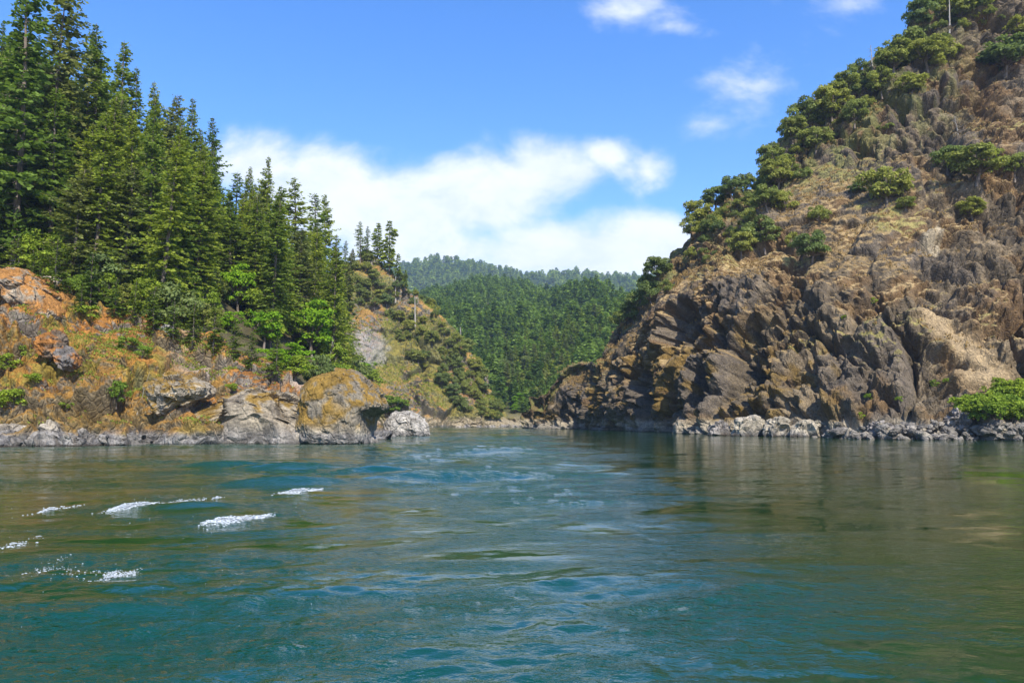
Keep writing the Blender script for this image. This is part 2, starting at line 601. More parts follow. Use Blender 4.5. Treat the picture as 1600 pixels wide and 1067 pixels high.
# ---- right mountain
def right_cliff():
    S, t = loft(RIGHT, 980, 740)
    nu, nv = S.shape[:2]
    X, Y = px_of(S)
    p = S.reshape(-1, 3)
    tt = np.broadcast_to(t, (nu, nv)).ravel()
    px, py = X.ravel(), Y.ravel()
    big = fbm(p, 22, 4, 3)
    rough = 0.25 + 0.6 * sm(big, 0.44, 0.58)
    rough = np.maximum(rough, 1 - sm(tt, 2.7, 3.5))                 # the lower cliff
    rough = np.maximum(rough, sm(px, 1250, 1350) * sm(290 - py, 0, 50) * 0.95)
    rough = np.maximum(rough, sm(px, 1390, 1490) * 0.95)
    chute = np.exp(-((px - (1440 + (py - 480) * 1.05)) / 26) ** 2) * sm(py, 470, 500) * (1 - sm(py, 590, 615))
    chute = np.maximum(chute, np.exp(-(((px - 1545) / 55) ** 2 + ((py - 583) / 20) ** 2)))
    rough = rough * (1 - chute)
    # the tall fissures of the lower wall
    S2, info = rockify(S, rough, 1.0, 5)
    p2 = S2.reshape(-1, 3)
    N0 = normals(S).reshape(-1, 3)
    for (fx0, fy0, fx1, fy1, wd, dp) in [(1066, 476, 1044, 528, 26, 8.0), (1050, 522, 1104, 512, 12, 5.0), (1096, 560, 1082, 668, 13, 7.0), (1128, 455, 1116, 545, 7, 4.5), (938, 590, 940, 672, 5, 3.0),
                                         (1168, 570, 1166, 650, 6, 3.0), (1005, 575, 1010, 600, 8, 2), (1300, 545, 1345, 590, 7, 2.2), (1215, 500, 1250, 545, 5, 2.0), (1480, 605, 1500, 602, 10, 2.5), (1570, 490, 1598, 500, 12, 2.5)]:
        dx, dy = fx1 - fx0, fy1 - fy0
        L2 = dx * dx + dy * dy
        wob = (fbm(p, 5, 4, 77) - 0.5) * 34
        s = np.clip(((px - fx0) * dx + (py - fy0) * dy) / L2, 0, 1)
        wd = wd * (0.35 + 0.75 * np.sin(np.pi * (0.1 + 0.85 * s))) * (0.6 + 0.9 * fbm(p, 3, 3, 79))
        dd = np.hypot(px + wob - fx0 - s * dx, py + wob * .4 - fy0 - s * dy)
        p2 = p2 - N0 * (dp * (1 - sm(dd, wd * 0.5, wd)))[:, None]
    S2 = p2.reshape(nu, nv, 3)
    N = normals(S2).reshape(-1, 3)
    nz = N[:, 2]
    f1 = fbm(p, 7, 5, 21)
    f2 = fbm(p, 2.2, 4, 22)
    f3 = fbm(p, 14, 4, 23)
    r1, r2 = info[0][1], info[1][1]
    c = lerp((0.068, 0.053, 0.034), (0.190, 0.145, 0.088), sm(f2 + 0.3 * (r2 - .5), 0.3, 0.7))
    c = blend(c, (0.118, 0.096, 0.072), sm(r1, 0.72, 0.8) * 0.7)
    c = blend(c, (0.150, 0.088, 0.034), sm(f1, 0.47, 0.60) * 0.75)
    low = (1 - sm(p2[:, 2], 14, 24)) * sm(1400 - px, 0, 160)
    c = blend(c, (0.155, 0.098, 0.022), low * sm(f1 + f2 - 1, -0.02, 0.12) * 0.8)     # ochre lichen
    grass = sm(nz + 0.45 * (f2 - 0.5) + 0.6 * (f3 - .5) + .25 * (f1 - .5) + .16 * sm(tt, 2.8, 3.4) * (1 - sm(px, 1350, 1500)) - .12 * np.maximum(sm(px, 1380, 1470) * (1 - sm(py, 440, 520)), sm(px, 1250, 1320) * sm(290 - py, 0, 50)), 0.62, 0.80) * sm(p2[:, 2], 8, 14)
    c = blend(c, lerp((0.235, 0.160, 0.068), (0.37, 0.265, 0.122), sm(f1, 0.35, 0.65)), grass * 0.92)
    c = blend(c, (0.20, 0.20, 0.05), grass * sm(f3 + 0.4 * (f2 - .5), 0.60, 0.70) * 0.6)
    c = blend(c, (0.145, 0.150, 0.045), sm(tt, 4.2, 5.0) * sm(f2 + .5 * (f1 - .5), .38, .58) * .75 * (1 - sm(px, 1440, 1560)))
    c = blend(c, (0.30, 0.22, 0.12), np.clip(chute * 1.3, 0, 1))
    pale = np.exp(-(((px - 1455) / 18) ** 2 + ((py - 375) / 14) ** 2)) + np.exp(-(((px - 1470) / 10) ** 2 + ((py - 345) / 20) ** 2)) * .7
    c = blend(c, (0.36, 0.30, 0.20), np.clip(sm(pale * (0.6 + f2), 0.35, 0.7), 0, 1) * .85)
    zz = p2[:, 2] + (f2 - 0.5) * 2.2
    c = blend(c, (0.33, 0.28, 0.20), (1 - sm(zz, 1.7, 3.0)) * sm(f2 + .25, 0.4, 0.75))   # bleached flood line
    c = blend(c, (0.20, 0.185, 0.16), (1 - sm(zz, 0.5, 1.3)) * 0.8)
    c = blend(c, (0.05, 0.045, 0.035), 1 - sm(p2[:, 2], 0.08, 0.22))
    me = mesh_np('right_cliff', p2, grid_faces(nu, nv), [M_CLIFF], c, smooth=False)
    obj('canyon_mountain', me, kind='structure')
    return keep(S2, 4), S2, grass


def left_bank():
    S, t = loft(LEFT, 860, 460, back=((0.0, 8, -2.0), (0.0, 20, -7)))
    nu, nv = S.shape[:2]
    X, Y = px_of(S)
    p = S.reshape(-1, 3)
    px, py = X.ravel(), Y.ravel()
    big = fbm(p, 9, 4, 33)
    rough = 0.55 + 0.45 * sm(big, 0.42, 0.58)
    S2, info = rockify(S, rough, 0.8, 41, (0.8, 1, 1.0), ((7, 2.2), (2.8, 1.1), (1.1, .42), (.5, .14)), ROT, 2.0)
    p2 = S2.reshape(-1, 3)
    nz = normals(S2).reshape(-1, 3)[:, 2]
    f1, f2, f3 = fbm(p, 5, 5, 61), fbm(p, 1.3, 4, 62), fbm(p, 9, 4, 63)
    c = lerp((0.16, 0.13, 0.095), (0.27, 0.235, 0.185), sm(f2, 0.3, 0.7))
    moss = sm(nz + 1.1 * (f1 - .5) + 0.7 * (f2 - .5), -0.12, 0.22)
    c = blend(c, lerp((0.20, 0.082, 0.012), (0.36, 0.155, 0.022), sm(f2 + f1 - .5, 0.3, 0.7)), moss * 0.92)
    c = blend(c, (0.19, 0.125, 0.025), sm(f3, 0.50, 0.62) * 0.5)
    c = blend(c, (0.16, 0.16, 0.028), sm(f1 + 0.5 * (f2 - .5), 0.60, 0.70) * 0.6)
    c = blend(c, (0.19, 0.13, 0.04), (1 - sm(p2[:, 2], 2.2, 4.0)) * 0.6)
    grey = sm(px, 240, 330) * sm(p2[:, 2] - (0.02 * (420 - px)), 4.2, 6.0) * sm(f1, 0.45, 0.58)
    c = blend(c, (0.33, 0.31, 0.28), grey * .7)
    zz = p2[:, 2] + (f2 - .5) * 1.2
    c = blend(c, lerp((0.13, .12, .11), (0.25, 0.235, 0.21), sm(f2, .35, .65)), 1 - sm(zz, 0.8, 1.7))
    c = blend(c, (0.05, 0.04, 0.03), 1 - sm(p2[:, 2], 0.06, 0.18))
    me = mesh_np('river_bank', p2, grid_faces(nu, nv), [M_MOSSY], c, smooth=False)
    obj('river_bank', me, kind='structure')
    return keep(S2), S2, moss


def left_hill():
    S, t = loft(HILL, 160, 120, back=((0, 30, -3), (0, 80, -12)), under=1.0)
    nu, nv = S.shape[:2]
    p = S.reshape(-1, 3)
    N = normals(S).reshape(-1, 3)
    p2 = p + N * ((fbm(p, 8, 4, 71) - .5) * 2.5)[:, None]
    c = lerp((0.05, 0.045, 0.02), (0.12, 0.10, 0.05), fbm(p, 3, 4, 72))
    obj('forest_hillside', mesh_np('forest_hillside', p2, grid_faces(nu, nv), [M_SOIL], c), kind='structure')
    S2 = p2.reshape(nu, nv, 3)
    return keep(S2, 1), S2


def spur():
    S, t = loft(SPUR, 560, 420, back=((0.1, 14, -7), (0.1, 34, -24)))
    nu, nv = S.shape[:2]
    X, Y = px_of(S)
    p = S.reshape(-1, 3)
    px, py = X.ravel(), Y.ravel()
    rough = 0.3 + 0.7 * sm(fbm(p, 14, 4, 83), 0.42, 0.58)
    S2, info = rockify(S, rough, .75, 87, (0.9, 1, 0.8), ((11, 3.0), (4.6, 1.6), (2.0, .7), (.9, .25)), ROT)
    p2 = S2.reshape(-1, 3)
    nz = normals(S2).reshape(-1, 3)[:, 2]
    f1, f2, f3 = fbm(p, 8, 5, 91), fbm(p, 2.0, 4, 92), fbm(p, 16, 4, 93)
    c = lerp((0.17, 0.15, 0.12), (0.28, 0.25, 0.20), sm(f2, 0.3, 0.7))
    moss = sm(nz + 0.7 * (f1 - .5) + 0.5 * (f2 - .5), 0.18, 0.42)
    c = blend(c, lerp((0.23, 0.115, 0.025), (0.32, 0.19, 0.045), sm(f1, .35, .65)), moss * 0.9)
    c = blend(c, (0.15, 0.150, 0.032), sm(f3 + .4 * (f2 - .5), 0.45, 0.58) * .75)
    gr = np.exp(-(((px - 570) / 45) ** 2 + ((py - 545) / 40) ** 2))
    c = blend(c, (0.28, 0.275, 0.265), sm(gr * (0.5 + f2), 0.40, 0.7) * .6)
    zz = p2[:, 2] + (f2 - .5) * 3
    c = blend(c, (0.29, 0.24, 0.16), 1 - sm(zz, 1.8, 4.2))
    c = blend(c, (0.26, 0.24, 0.22), 1 - sm(zz, 0.0, 0.9))
    me = mesh_np('rocky_spur', p2, grid_faces(nu, nv), [M_MOSSY], c, smooth=False)
    obj('rocky_spur_hill', me, kind='structure')
    return keep(S2), S2, moss


def valley():
    S, t = loft(VALLEY, 160, 160, back=((0, 60, -10), (0, 150, -40)))
    nu, nv = S.shape[:2]
    p = S.reshape(-1, 3)
    p2 = p + np.array([0, 0, 1.0]) * ((fbm(p, 45, 4, 101) - .5) * 12 * sm(p[:, 1], 300, 420) + (np.abs(2 * fbm(p * np.array([1, .35, 1]), 70, 3, 105) - 1) - .3) * 34 * sm(p[:, 1], 320, 460) * (1 - sm(p[:, 1], 520, 700)))[:, None]
    c = lerp((0.05, 0.06, 0.02), (0.11, 0.10, 0.045), fbm(p, 6, 4, 102))
    c = blend(c, (0.20, 0.165, 0.085), 1 - sm(p2[:, 2], 2.0, 6.0))
    obj('valley_hillside', mesh_np('valley_hillside', p2, grid_faces(nu, nv), [M_SOIL], c), kind='structure')
    S2 = p2.reshape(nu, nv, 3)
    return keep(S2, 1), S2


def far_ridge():
    S, t = loft(FARR, 120, 60, back=((0, 100, -20), (0, 300, -120)))
    nu, nv = S.shape[:2]
    p = S.reshape(-1, 3)
    p2 = p + np.array([0, 0, 1.0]) * ((fbm(p, 160, 4, 111) - .5) * 30)[:, None]
    c = lerp((0.03, 0.045, 0.018), (0.07, 0.08, 0.03), fbm(p, 12, 4, 112))
    obj('far_ridge_hills', mesh_np('far_ridge', p2, grid_faces(nu, nv), [M_SOIL], c), kind='structure')
    return p2.reshape(nu, nv, 3)


G_RIGHT, S_RIGHT, RGRASS = right_cliff()
G_LEFT, S_LEFT, LMOSS = left_bank()
G_HILL, S_HILL = left_hill()
G_SPUR, S_SPUR, SMOSS = spur()
G_VAL, S_VAL = valley()
S_FAR = far_ridge()


# ------------------------------------------------------------------ the river
def chop(x, y):
    """0 smooth eddy water .. 1 choppy current"""
    a = 1 - sm(x - 0.02 * y + 1.5 * (fbm(np.stack([x, y * .4, np.zeros_like(x)], 1), 3.0, 3, 208) - .5), 0.0, 7.5)
    b = fbm(np.stack([x * .5 + y * .2, y, np.zeros_like(x)], 1), 9.0, 3, 207)
    return (0.17 + 0.83 * a) * (0.45 + 0.85 * sm(b, .40, .60))


def wave(x, y):
    p = np.stack([x, y, np.zeros_like(x)], 1)
    wx = x + 1.6 * (fbm(p, 7.0, 2, 205) - .5)
    wy = y + 1.6 * (fbm(p, 7.0, 2, 206) - .5)
    ca, sa = math.cos(R(24)), math.sin(R(24))
    q = np.stack([(wx * ca + wy * sa) * 0.42, -wx * sa + wy * ca, np.zeros_like(x)], 1)
    k = chop(x, y)
    h = (fbm(q, 6.5, 2, 201) - .5) * 0.26 * k
    r = 1 - np.abs(2 * fbm(q, 2.2, 3, 202) - 1)
    h = h + (r - 0.75) * 0.15 * k
    q2 = q * np.array([1.5, 1, 1])
    h = h + (fbm(q2, 0.75, 3, 203, .6) - .5) * 0.085 * (0.07 + 0.90 * k)
    h = h + (fbm(q2, 0.30, 3, 204, .6) - .5) * 0.058 * (0.06 + 0.94 * k) * (1 - sm(y, 25, 45))
    return h


STAND = [(-11.5, 40, 2.6, 0.9, .30), (-6.5, 37.5, 2.2, 0.7, .26), (-4.3, 46, 3.0, 1.1, .30), (-15, 41, 2.2, .8, .28), (-8.8, 31.0, 2.4, .8, .30), (-9.2, 22.5, 1.2, .5, .15),
         (-3.0, 34.5, 4.0, 1.2, .28), (-2.0, 58, 5.0, 1.6, .35)]


def river():
    D = np.concatenate([[-300, -120, -50, -20, -5, 0.5, 2.5], 4.0 * (330 / 4.0) ** np.linspace(0, 1, 620), [420, 600]])
    u = np.concatenate([[-6, -3, -1.8, -1.2], np.linspace(-0.85, 0.85, 620), [1.2, 1.8, 3, 6]])
    DD, UU = np.meshgrid(D, u, indexing='ij')
    X = UU * np.maximum(np.abs(DD), 25.0)
    X = np.where(DD > 25, UU * DD, UU * (12 + 0.52 * np.maximum(DD, 0)))
    x, y = X.ravel(), DD.ravel()
    h = wave(x, y)
    for (sx, sy, wx, wy, a) in STAND:
        h = h + a * np.exp(-(((x - sx) / wx) ** 2 + ((y - sy - 0.25 * (x - sx)) / wy) ** 2))
    h = h * sm(y, 2, 6) * (1 - sm(y, 300, 330))
    v = np.stack([x, y, h], 1)
    m, t, o = mat('river_water')
    geo = t.new('ShaderNodeNewGeometry')
    at = t.new('ShaderNodeAttribute', attribute_name='val')
    mp = t.new('ShaderNodeMapping')
    mp.inputs['Rotation'].default_value = (0, 0, R(-20))
    mp.inputs['Scale'].default_value = (0.55, 1.0, 1.0)
    t.l.new(geo.outputs['Position'], mp.inputs[0])
    na = t.noise(mp.outputs[0], 2.6, 5, 0.62, 0.6)
    nb = t.noise(mp.outputs[0], 0.22, 5, 0.55, 2.2)
    nc = t.noise(mp.outputs[0], 9.0, 3, 0.6, 0.3)
    bp = t.new('ShaderNodeBump')
    bp.inputs['Distance'].default_value = 0.13
    t.put(bp.inputs['Strength'], t.math('MULTIPLY', t.ramp(nb, 0.38, 0.60, 0.10, 0.9), t.ramp(at.outputs['Fac'], 0.0, 1.0, 0.10, 1.0, False)))
    t.put(bp.inputs['Height'], t.math('ADD', na, t.math('MULTIPLY', nc, 0.6)))
    d = t.new('ShaderNodeBsdfPrincipled')
    t.put(d.inputs['Base Color'], t.mix(t.ramp(at.outputs['Fac'], 0.05, 0.9), (0.005, 0.034, 0.003, 1), (0.001, 0.041, 0.017, 1)))
    d.inputs['Roughness'].default_value = 0.05
    d.inputs['IOR'].default_value = 1.75
    t.put(d.inputs['Normal'], bp.outputs[0])
    t.l.new(d.outputs[0], o.inputs[0])
    f = grid_faces(len(D), len(u))[:, ::-1]
    obj('river_water', mesh_np('river_water', v, f, [m], val=np.clip(chop(x, y), 0, 1.2)), kind='structure')


river()


# ------------------------------------------------------------------ plant builders
def diamonds(c, a, b):
    """leaf-like quads: root c, length vector a, half-width vector b"""
    v = np.stack([c, c + 0.55 * a + b, c + a, c + 0.55 * a - b], 1).reshape(-1, 3)
    f = np.arange(len(v)).reshape(-1, 4)
    return v, f


def tube(path, rad, sides=6):
    path = np.asarray(path, float)
    n = len(path)
    tg = np.gradient(path, axis=0)
    tg /= np.linalg.norm(tg, axis=1, keepdims=True) + 1e-9
    ref = np.where(np.abs(tg[:, 2:3]) > 0.9, np.array([[1.0, 0, 0]]), np.array([[0, 0, 1.0]]))
    s = np.cross(tg, ref)
    s /= np.linalg.norm(s, axis=1, keepdims=True) + 1e-9
    u = np.cross(s, tg)
    an = np.linspace(0, 2 * math.pi, sides, endpoint=False)
    rad = np.asarray(rad, float)
    v = path[:, None] + (s[:, None] * np.cos(an)[None, :, None] + u[:, None] * np.sin(an)[None, :, None]) * rad[:, None, None]
    f = []
    for i in range(n - 1):
        for j in range(sides):
            k = (j + 1) % sides
            f.append((i * sides + j, i * sides + k, (i + 1) * sides + k, (i + 1) * sides + j))
    return v.reshape(-1, 3), np.array(f)


class Bag:
    def __init__(s):
        s.v, s.f, s.w, s.n = [], [], [], 0

    def add(s, v, f, w=None):
        s.v.append(v)
        s.f.append(f + s.n)
        s.w.append(np.full(len(v), 0.5) if w is None else w)
        s.n += len(v)

    def mesh(s, name, m, smooth=False):
        return mesh_np(name, np.vstack(s.v), np.vstack(s.f), [m], smooth=smooth, val=np.concatenate(s.w))


def unit(v):
    return v / (np.linalg.norm(v, axis=-1, keepdims=True) + 1e-9)


def make_conifer(seed, h=26.0, Rr=3.6, z0=0.14, step=0.55, gap=0.15, power=0.75, fine=0.30, m=None, dead=14, lean=0.0, droop=0.25, top=1.0):
    rng = np.random.default_rng(seed)
    crown, wood = Bag(), Bag()
    k = 9
    zz = np.linspace(0, h, k)
    bend = np.cumsum(rng.normal(0, 0.07, (k, 2)), 0)
    path = np.stack([bend[:, 0] + lean * zz, bend[:, 1], zz - 0.6 * (zz == 0)], 1)
    r0 = 0.0125 * h + 0.02
    wood.add(*tube(path, r0 * (1 - zz / h * 0.97) + 0.015, 7))

    def axis(z):
        return np.array([np.interp(z, zz, path[:, 0]), np.interp(z, zz, path[:, 1]), z])
    lob = rng.uniform(0, 2 * math.pi, 4)
    z = z0 * h
    C, A, B, W = [], [], [], []
    while z < h * top - 0.25:
        t = (z - z0 * h) / (h - z0 * h)
        Lm = Rr * (1 - t) ** power * (0.55 + 0.45 * sm(t, 0, 0.18)) + 0.25
        Lm *= 0.75 + 0.5 * rng.random()
        nb = rng.integers(5, 8)
        tone = rng.uniform(-0.12, 0.12)
        for az in rng.uniform(0, 2 * math.pi, nb):
            if rng.random() < gap * (1 - 0.6 * t):
                continue
            L = Lm * rng.uniform(0.55, 1.12) * (0.85 + 0.25 * math.cos(az - lob[0] + z * 0.35))
            if L < 0.2:
                continue
            out = np.array([math.cos(az), math.sin(az), 0])
            sd = np.array([-math.sin(az), math.cos(az), 0])
            e0 = math.radians(-14 + 50 * t ** 1.5 + rng.normal(0, 7))
            s = np.arange(0.22, 1.0, fine / L) if L > fine * 2 else np.array([0.3, 0.75])
            s = np.clip(s + rng.normal(0, 0.03, len(s)), 0.1, 1.02)
            base = axis(z)
            pt = base + out * (s * L * math.cos(e0))[:, None] + np.array([0, 0, 1.0]) * (s * L * math.sin(e0) - droop * L * s * (1 - 0.55 * s))[:, None]
            if rng.random() < 0.35:
                mid = base + out * 0.5 * L * math.cos(e0) + np.array([0, 0, 0.5 * L * math.sin(e0) - droop * L * .36])
                wood.add(*tube(np.array([base, mid, pt[-1]]), np.array([0.045, 0.03, 0.012]), 3))
            for sg in (-1, 1):
                ang = np.radians(rng.uniform(25, 75, len(s)))
                ln = (0.95 - 0.35 * s) * rng.uniform(0.6, 1.25, len(s)) * min(1.0, 0.35 + L / 3.0) * fine / 0.30
                d = out * np.cos(ang)[:, None] + sg * sd * np.sin(ang)[:, None] + np.array([0, 0, 1.0]) * rng.normal(-0.16, 0.22, len(s))[:, None]
                d = unit(d)
                roll = rng.normal(0, 0.7, len(s))
                per = unit(np.cross(d, np.array([0, 0, 1.0])))
                per2 = np.cross(per, d)
                b = per * np.cos(roll)[:, None] + per2 * np.sin(roll)[:, None]
                C.append(pt)
                A.append(d * ln[:, None])
                B.append(b * (ln * rng.uniform(0.19, 0.34, len(s)))[:, None])
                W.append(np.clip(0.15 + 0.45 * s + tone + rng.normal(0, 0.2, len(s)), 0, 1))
        z += step * rng.uniform(0.7, 1.3) * (0.6 + 0.4 * (1 - t))
    for q in range(dead):
        z = rng.uniform(0.05, 0.45) * h
        az = rng.uniform(0, 2 * math.pi)
        L = rng.uniform(0.8, 2.6)
        o2 = np.array([math.cos(az), math.sin(az), 0])
        b0 = axis(z)
        wood.add(*tube(np.array([b0, b0 + o2 * L * .6 + np.array([0, 0, rng.uniform(-.5, .2)]), b0 + o2 * L + np.array([0, 0, rng.uniform(-1.0, .3)])]), np.array([.05, .035, .012]), 3))
    v, f = diamonds(np.vstack(C), np.vstack(A), np.vstack(B))
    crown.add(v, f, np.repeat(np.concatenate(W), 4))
    return {'crown': crown.mesh('conifer_crown', m or M_FIR), 'trunk': wood.mesh('conifer_trunk', M_BARK, True), 'h': h}


def make_broadleaf(seed, w=6.0, h=5.0, clumps=24, leaves=150, leaf=0.30, m=None, trunk=True, low=0.0, flat=0.6, layered=0.0, bark=None):
    rng = np.random.default_rng(seed)
    wood = Bag()
    cs = []
    for _ in range(400):
        p = rng.uniform(-1, 1, 3)
        if p[2] < -0.75 or np.linalg.norm(p) > 1 or (np.linalg.norm(p) < 0.45):
            continue
        q = np.array([p[0] * w * .40, p[1] * w * .40, (low + (1 - low) * (0.5 + 0.42 * p[2])) * h])
        if all(np.linalg.norm((q - c) * np.array([1, 1, 1.3])) > 0.085 * w for c in cs):
            cs.append(q)
        if len(cs) >= clumps:
            break
    C, A, B, W = [], [], [], []
    for c in cs:
        rad = w * rng.uniform(0.07, 0.175)
        n = int(leaves * (rad / (0.15 * w)) ** 2)
        d = unit(rng.normal(0, 1, (n, 3)))
        d[:, 2] = np.where(d[:, 2] < -0.35, -d[:, 2], d[:, 2])
        pos = c + d * np.array([1, 1, flat]) * (rad * rng.uniform(0.45, 1.1, n) ** 0.6)[:, None]
        a = unit(rng.normal(0, 1, (n, 3)) + np.array([0, 0, -0.15]))
        nrm = unit(d + 0.55 * rng.normal(0, 1, (n, 3)) + np.array([0, 0, .45]))
        a = unit(a - nrm * (a * nrm).sum(1, keepdims=True))
        b = np.cross(nrm, a)
        ln = leaf * rng.uniform(0.6, 1.4, n)
        C.append(pos)
        A.append(a * ln[:, None])
        B.append(b * (ln * 0.36)[:, None])
        W.append(np.clip(0.45 + rng.normal(0, .1) + rng.normal(0, 0.22, n), 0, 1))
    base = np.array([0, 0, -0.4])
    fork = np.array([rng.normal(0, .04) * w, rng.normal(0, .04) * w, h * (0.30 if trunk else 0.12)])
    r0 = 0.030 * w if trunk else 0.02 * w
    wood.add(*tube(np.array([base, fork * .5, fork]), np.array([r0 * 1.2, r0, r0 * .8]), 7))
    for c in cs:
        mid = fork * .45 + c * .55 + np.array([0, 0, rng.normal(-.03, .03) * h])
        wood.add(*tube(np.array([fork * .9, mid, c]), np.array([r0 * .5, r0 * .32, r0 * .1]), 4))
    v, f = diamonds(np.vstack(C), np.vstack(A), np.vstack(B))
    crown = Bag()
    crown.add(v, f, np.repeat(np.concatenate(W), 4))
    return {'crown': crown.mesh('leafy_crown', m or M_OAK), 'trunk': wood.mesh('leafy_trunk', bark or M_BARK, True), 'h': h, 'w': w}


def make_snag(seed, h=14.0, lean=0.0, branches=16, r=0.18, blen=1.6, tip=0.3):
    rng = np.random.default_rng(seed)
    wood = Bag()
    zz = np.linspace(-0.5, h, 8)
    bx = np.cumsum(rng.normal(0, .06, 8)) + lean * zz
    by = np.cumsum(rng.normal(0, .06, 8))
    path = np.stack([bx, by, zz], 1)
    wood.add(*tube(path, r * (1 - (1 - tip) * np.linspace(0, 1, 8)), 7))
    for q in range(branches):
        z = rng.uniform(0.2, 0.98) * h
        b0 = np.array([np.interp(z, zz, bx), np.interp(z, zz, by), z])
        az = rng.uniform(0, 2 * math.pi)
        L = blen * rng.uniform(0.3, 1.0) * (1.2 - z / h)
        o2 = np.array([math.cos(az), math.sin(az), rng.uniform(-.5, .5)])
        e = b0 + o2 * L
        wood.add(*tube(np.array([b0, b0 + o2 * L * .5 + np.array([0, 0, -.1]), e]), np.array([.05, .03, .01]) * max(0.5, r / .2), 3))
        for s2 in range(2):
            m0 = b0 + o2 * L * rng.uniform(.4, .9)
            wood.add(*tube(np.array([m0, m0 + unit(rng.normal(0, 1, 3)) * L * .35]), np.array([.02, .008]), 3))
    return wood.mesh('dead_wood', M_GREY, True)


rng = np.random.default_rng(2018)
CON = [make_conifer(i, h=26, Rr=[5.4, 4.8, 6.0, 5.6, 4.6, 6.4, 5.2][i], z0=[.06, .14, .05, .16, .1, .04, .2][i], gap=[.1, .25, .12, .3, .2, .1, .35][i],
                    power=[.78, .66, .8, .55, .72, .85, .5][i], fine=.27, step=.45, m=[M_FIR, M_FIR, M_FIR, M_FIRG, M_FIR, M_FIR, M_FIRG][i], dead=[10, 22, 8, 30, 18, 8, 34][i]) for i in range(7)]
YOUNG = [make_conifer(20 + i, h=9, Rr=2.9, z0=.04, step=0.38, gap=.05, power=.85, fine=.2, m=M_YOUNG, dead=0, droop=.12) for i in range(3)]
SPARSE = [make_conifer(30 + i, h=22, Rr=[3.4, 3.8, 3.0][i], z0=[.25, .18, .3][i], gap=.32, step=.5, fine=.26, power=.6, m=M_FIR, dead=24) for i in range(3)]
MIDC = [make_conifer(40 + i, h=20, Rr=[3.9, 3.4, 4.3, 3.6][i], z0=.1, step=0.9, gap=.12, fine=.62, m=[M_FIR, M_FIR, M_FIRG, M_FIR][i], dead=0) for i in range(4)]
FARC = [make_conifer(50 + i, h=20, Rr=4.0, z0=.05, step=1.15, gap=.05, fine=1.0, m=M_FAR, dead=0) for i in range(5)]
OAK = [make_broadleaf(60 + i, w=6, h=[5.2, 4.4, 5.8, 4.8][i], clumps=[34, 28, 38, 30][i], leaves=200, leaf=.30, m=M_OAK, low=.12) for i in range(4)]
BUSH = [make_broadleaf(70 + i, w=5, h=[3.6, 3.0, 4.0][i], clumps=22, leaves=170, leaf=.27, m=M_OAK, trunk=False, low=0.0, flat=.8) for i in range(3)]
MAPLE = [make_broadleaf(80 + i, w=5, h=6.0, clumps=26, leaves=130, leaf=.32, m=M_MAPLE, low=.1, flat=.5) for i in range(3)]
LEAFY = [make_broadleaf(86 + i, w=5, h=5.5, clumps=26, leaves=170, leaf=.28, m=M_SHRUB, low=.05, flat=.7) for i in range(3)]
SHRUB = [make_broadleaf(90 + i, w=3, h=2.0, clumps=14, leaves=120, leaf=.20, m=M_SHRUB, trunk=False, flat=.8) for i in range(3)]


def plant(kind, name, loc, sc, rot, label, cat, group=None, tilt=(0, 0), sxy=1.0, parts=True):
    o = bpy.data.objects.new(name, None)
    COL.objects.link(o)
    o.empty_display_size = 0.5
    o.location = loc
    o.scale = (sc * sxy, sc * sxy, sc)
    o.rotation_euler = (tilt[0], tilt[1], rot)
    o['label'] = label
    o['category'] = cat
    if group:
        o['group'] = group
    obj('trunk', kind['trunk'], o)
    obj('crown', kind['crown'], o)
    return o


def solo(name, me, loc, label, cat, group=None, sc=1.0, rot=0.0, tilt=(0, 0)):
    o = obj(name, me, None, label=label, category=cat, group=group)
    o.location = loc
    o.scale = (sc,) * 3 if np.isscalar(sc) else sc
    o.rotation_euler = (tilt[0], tilt[1], rot)
    return o


# ------------------------------------------------------------------ conifers of the left hillside
ENV = [(-400, -420), (-150, -200), (0, -70), (55, -30), (85, 35), (118, 52), (150, 48), (185, 85), (215, 118), (250, 158), (290, 180), (330, 215), (348, 290), (365, 285), (400, 272),
       (425, 275), (438, 370), (455, 330), (480, 330), (520, 345), (545, 420), (620, 470)]


def top_at(px, py_top, loc):
    """height that makes a tree standing at loc reach py_top"""
    D = loc[1]
    return P(px, py_top, D)[2] - loc[2]


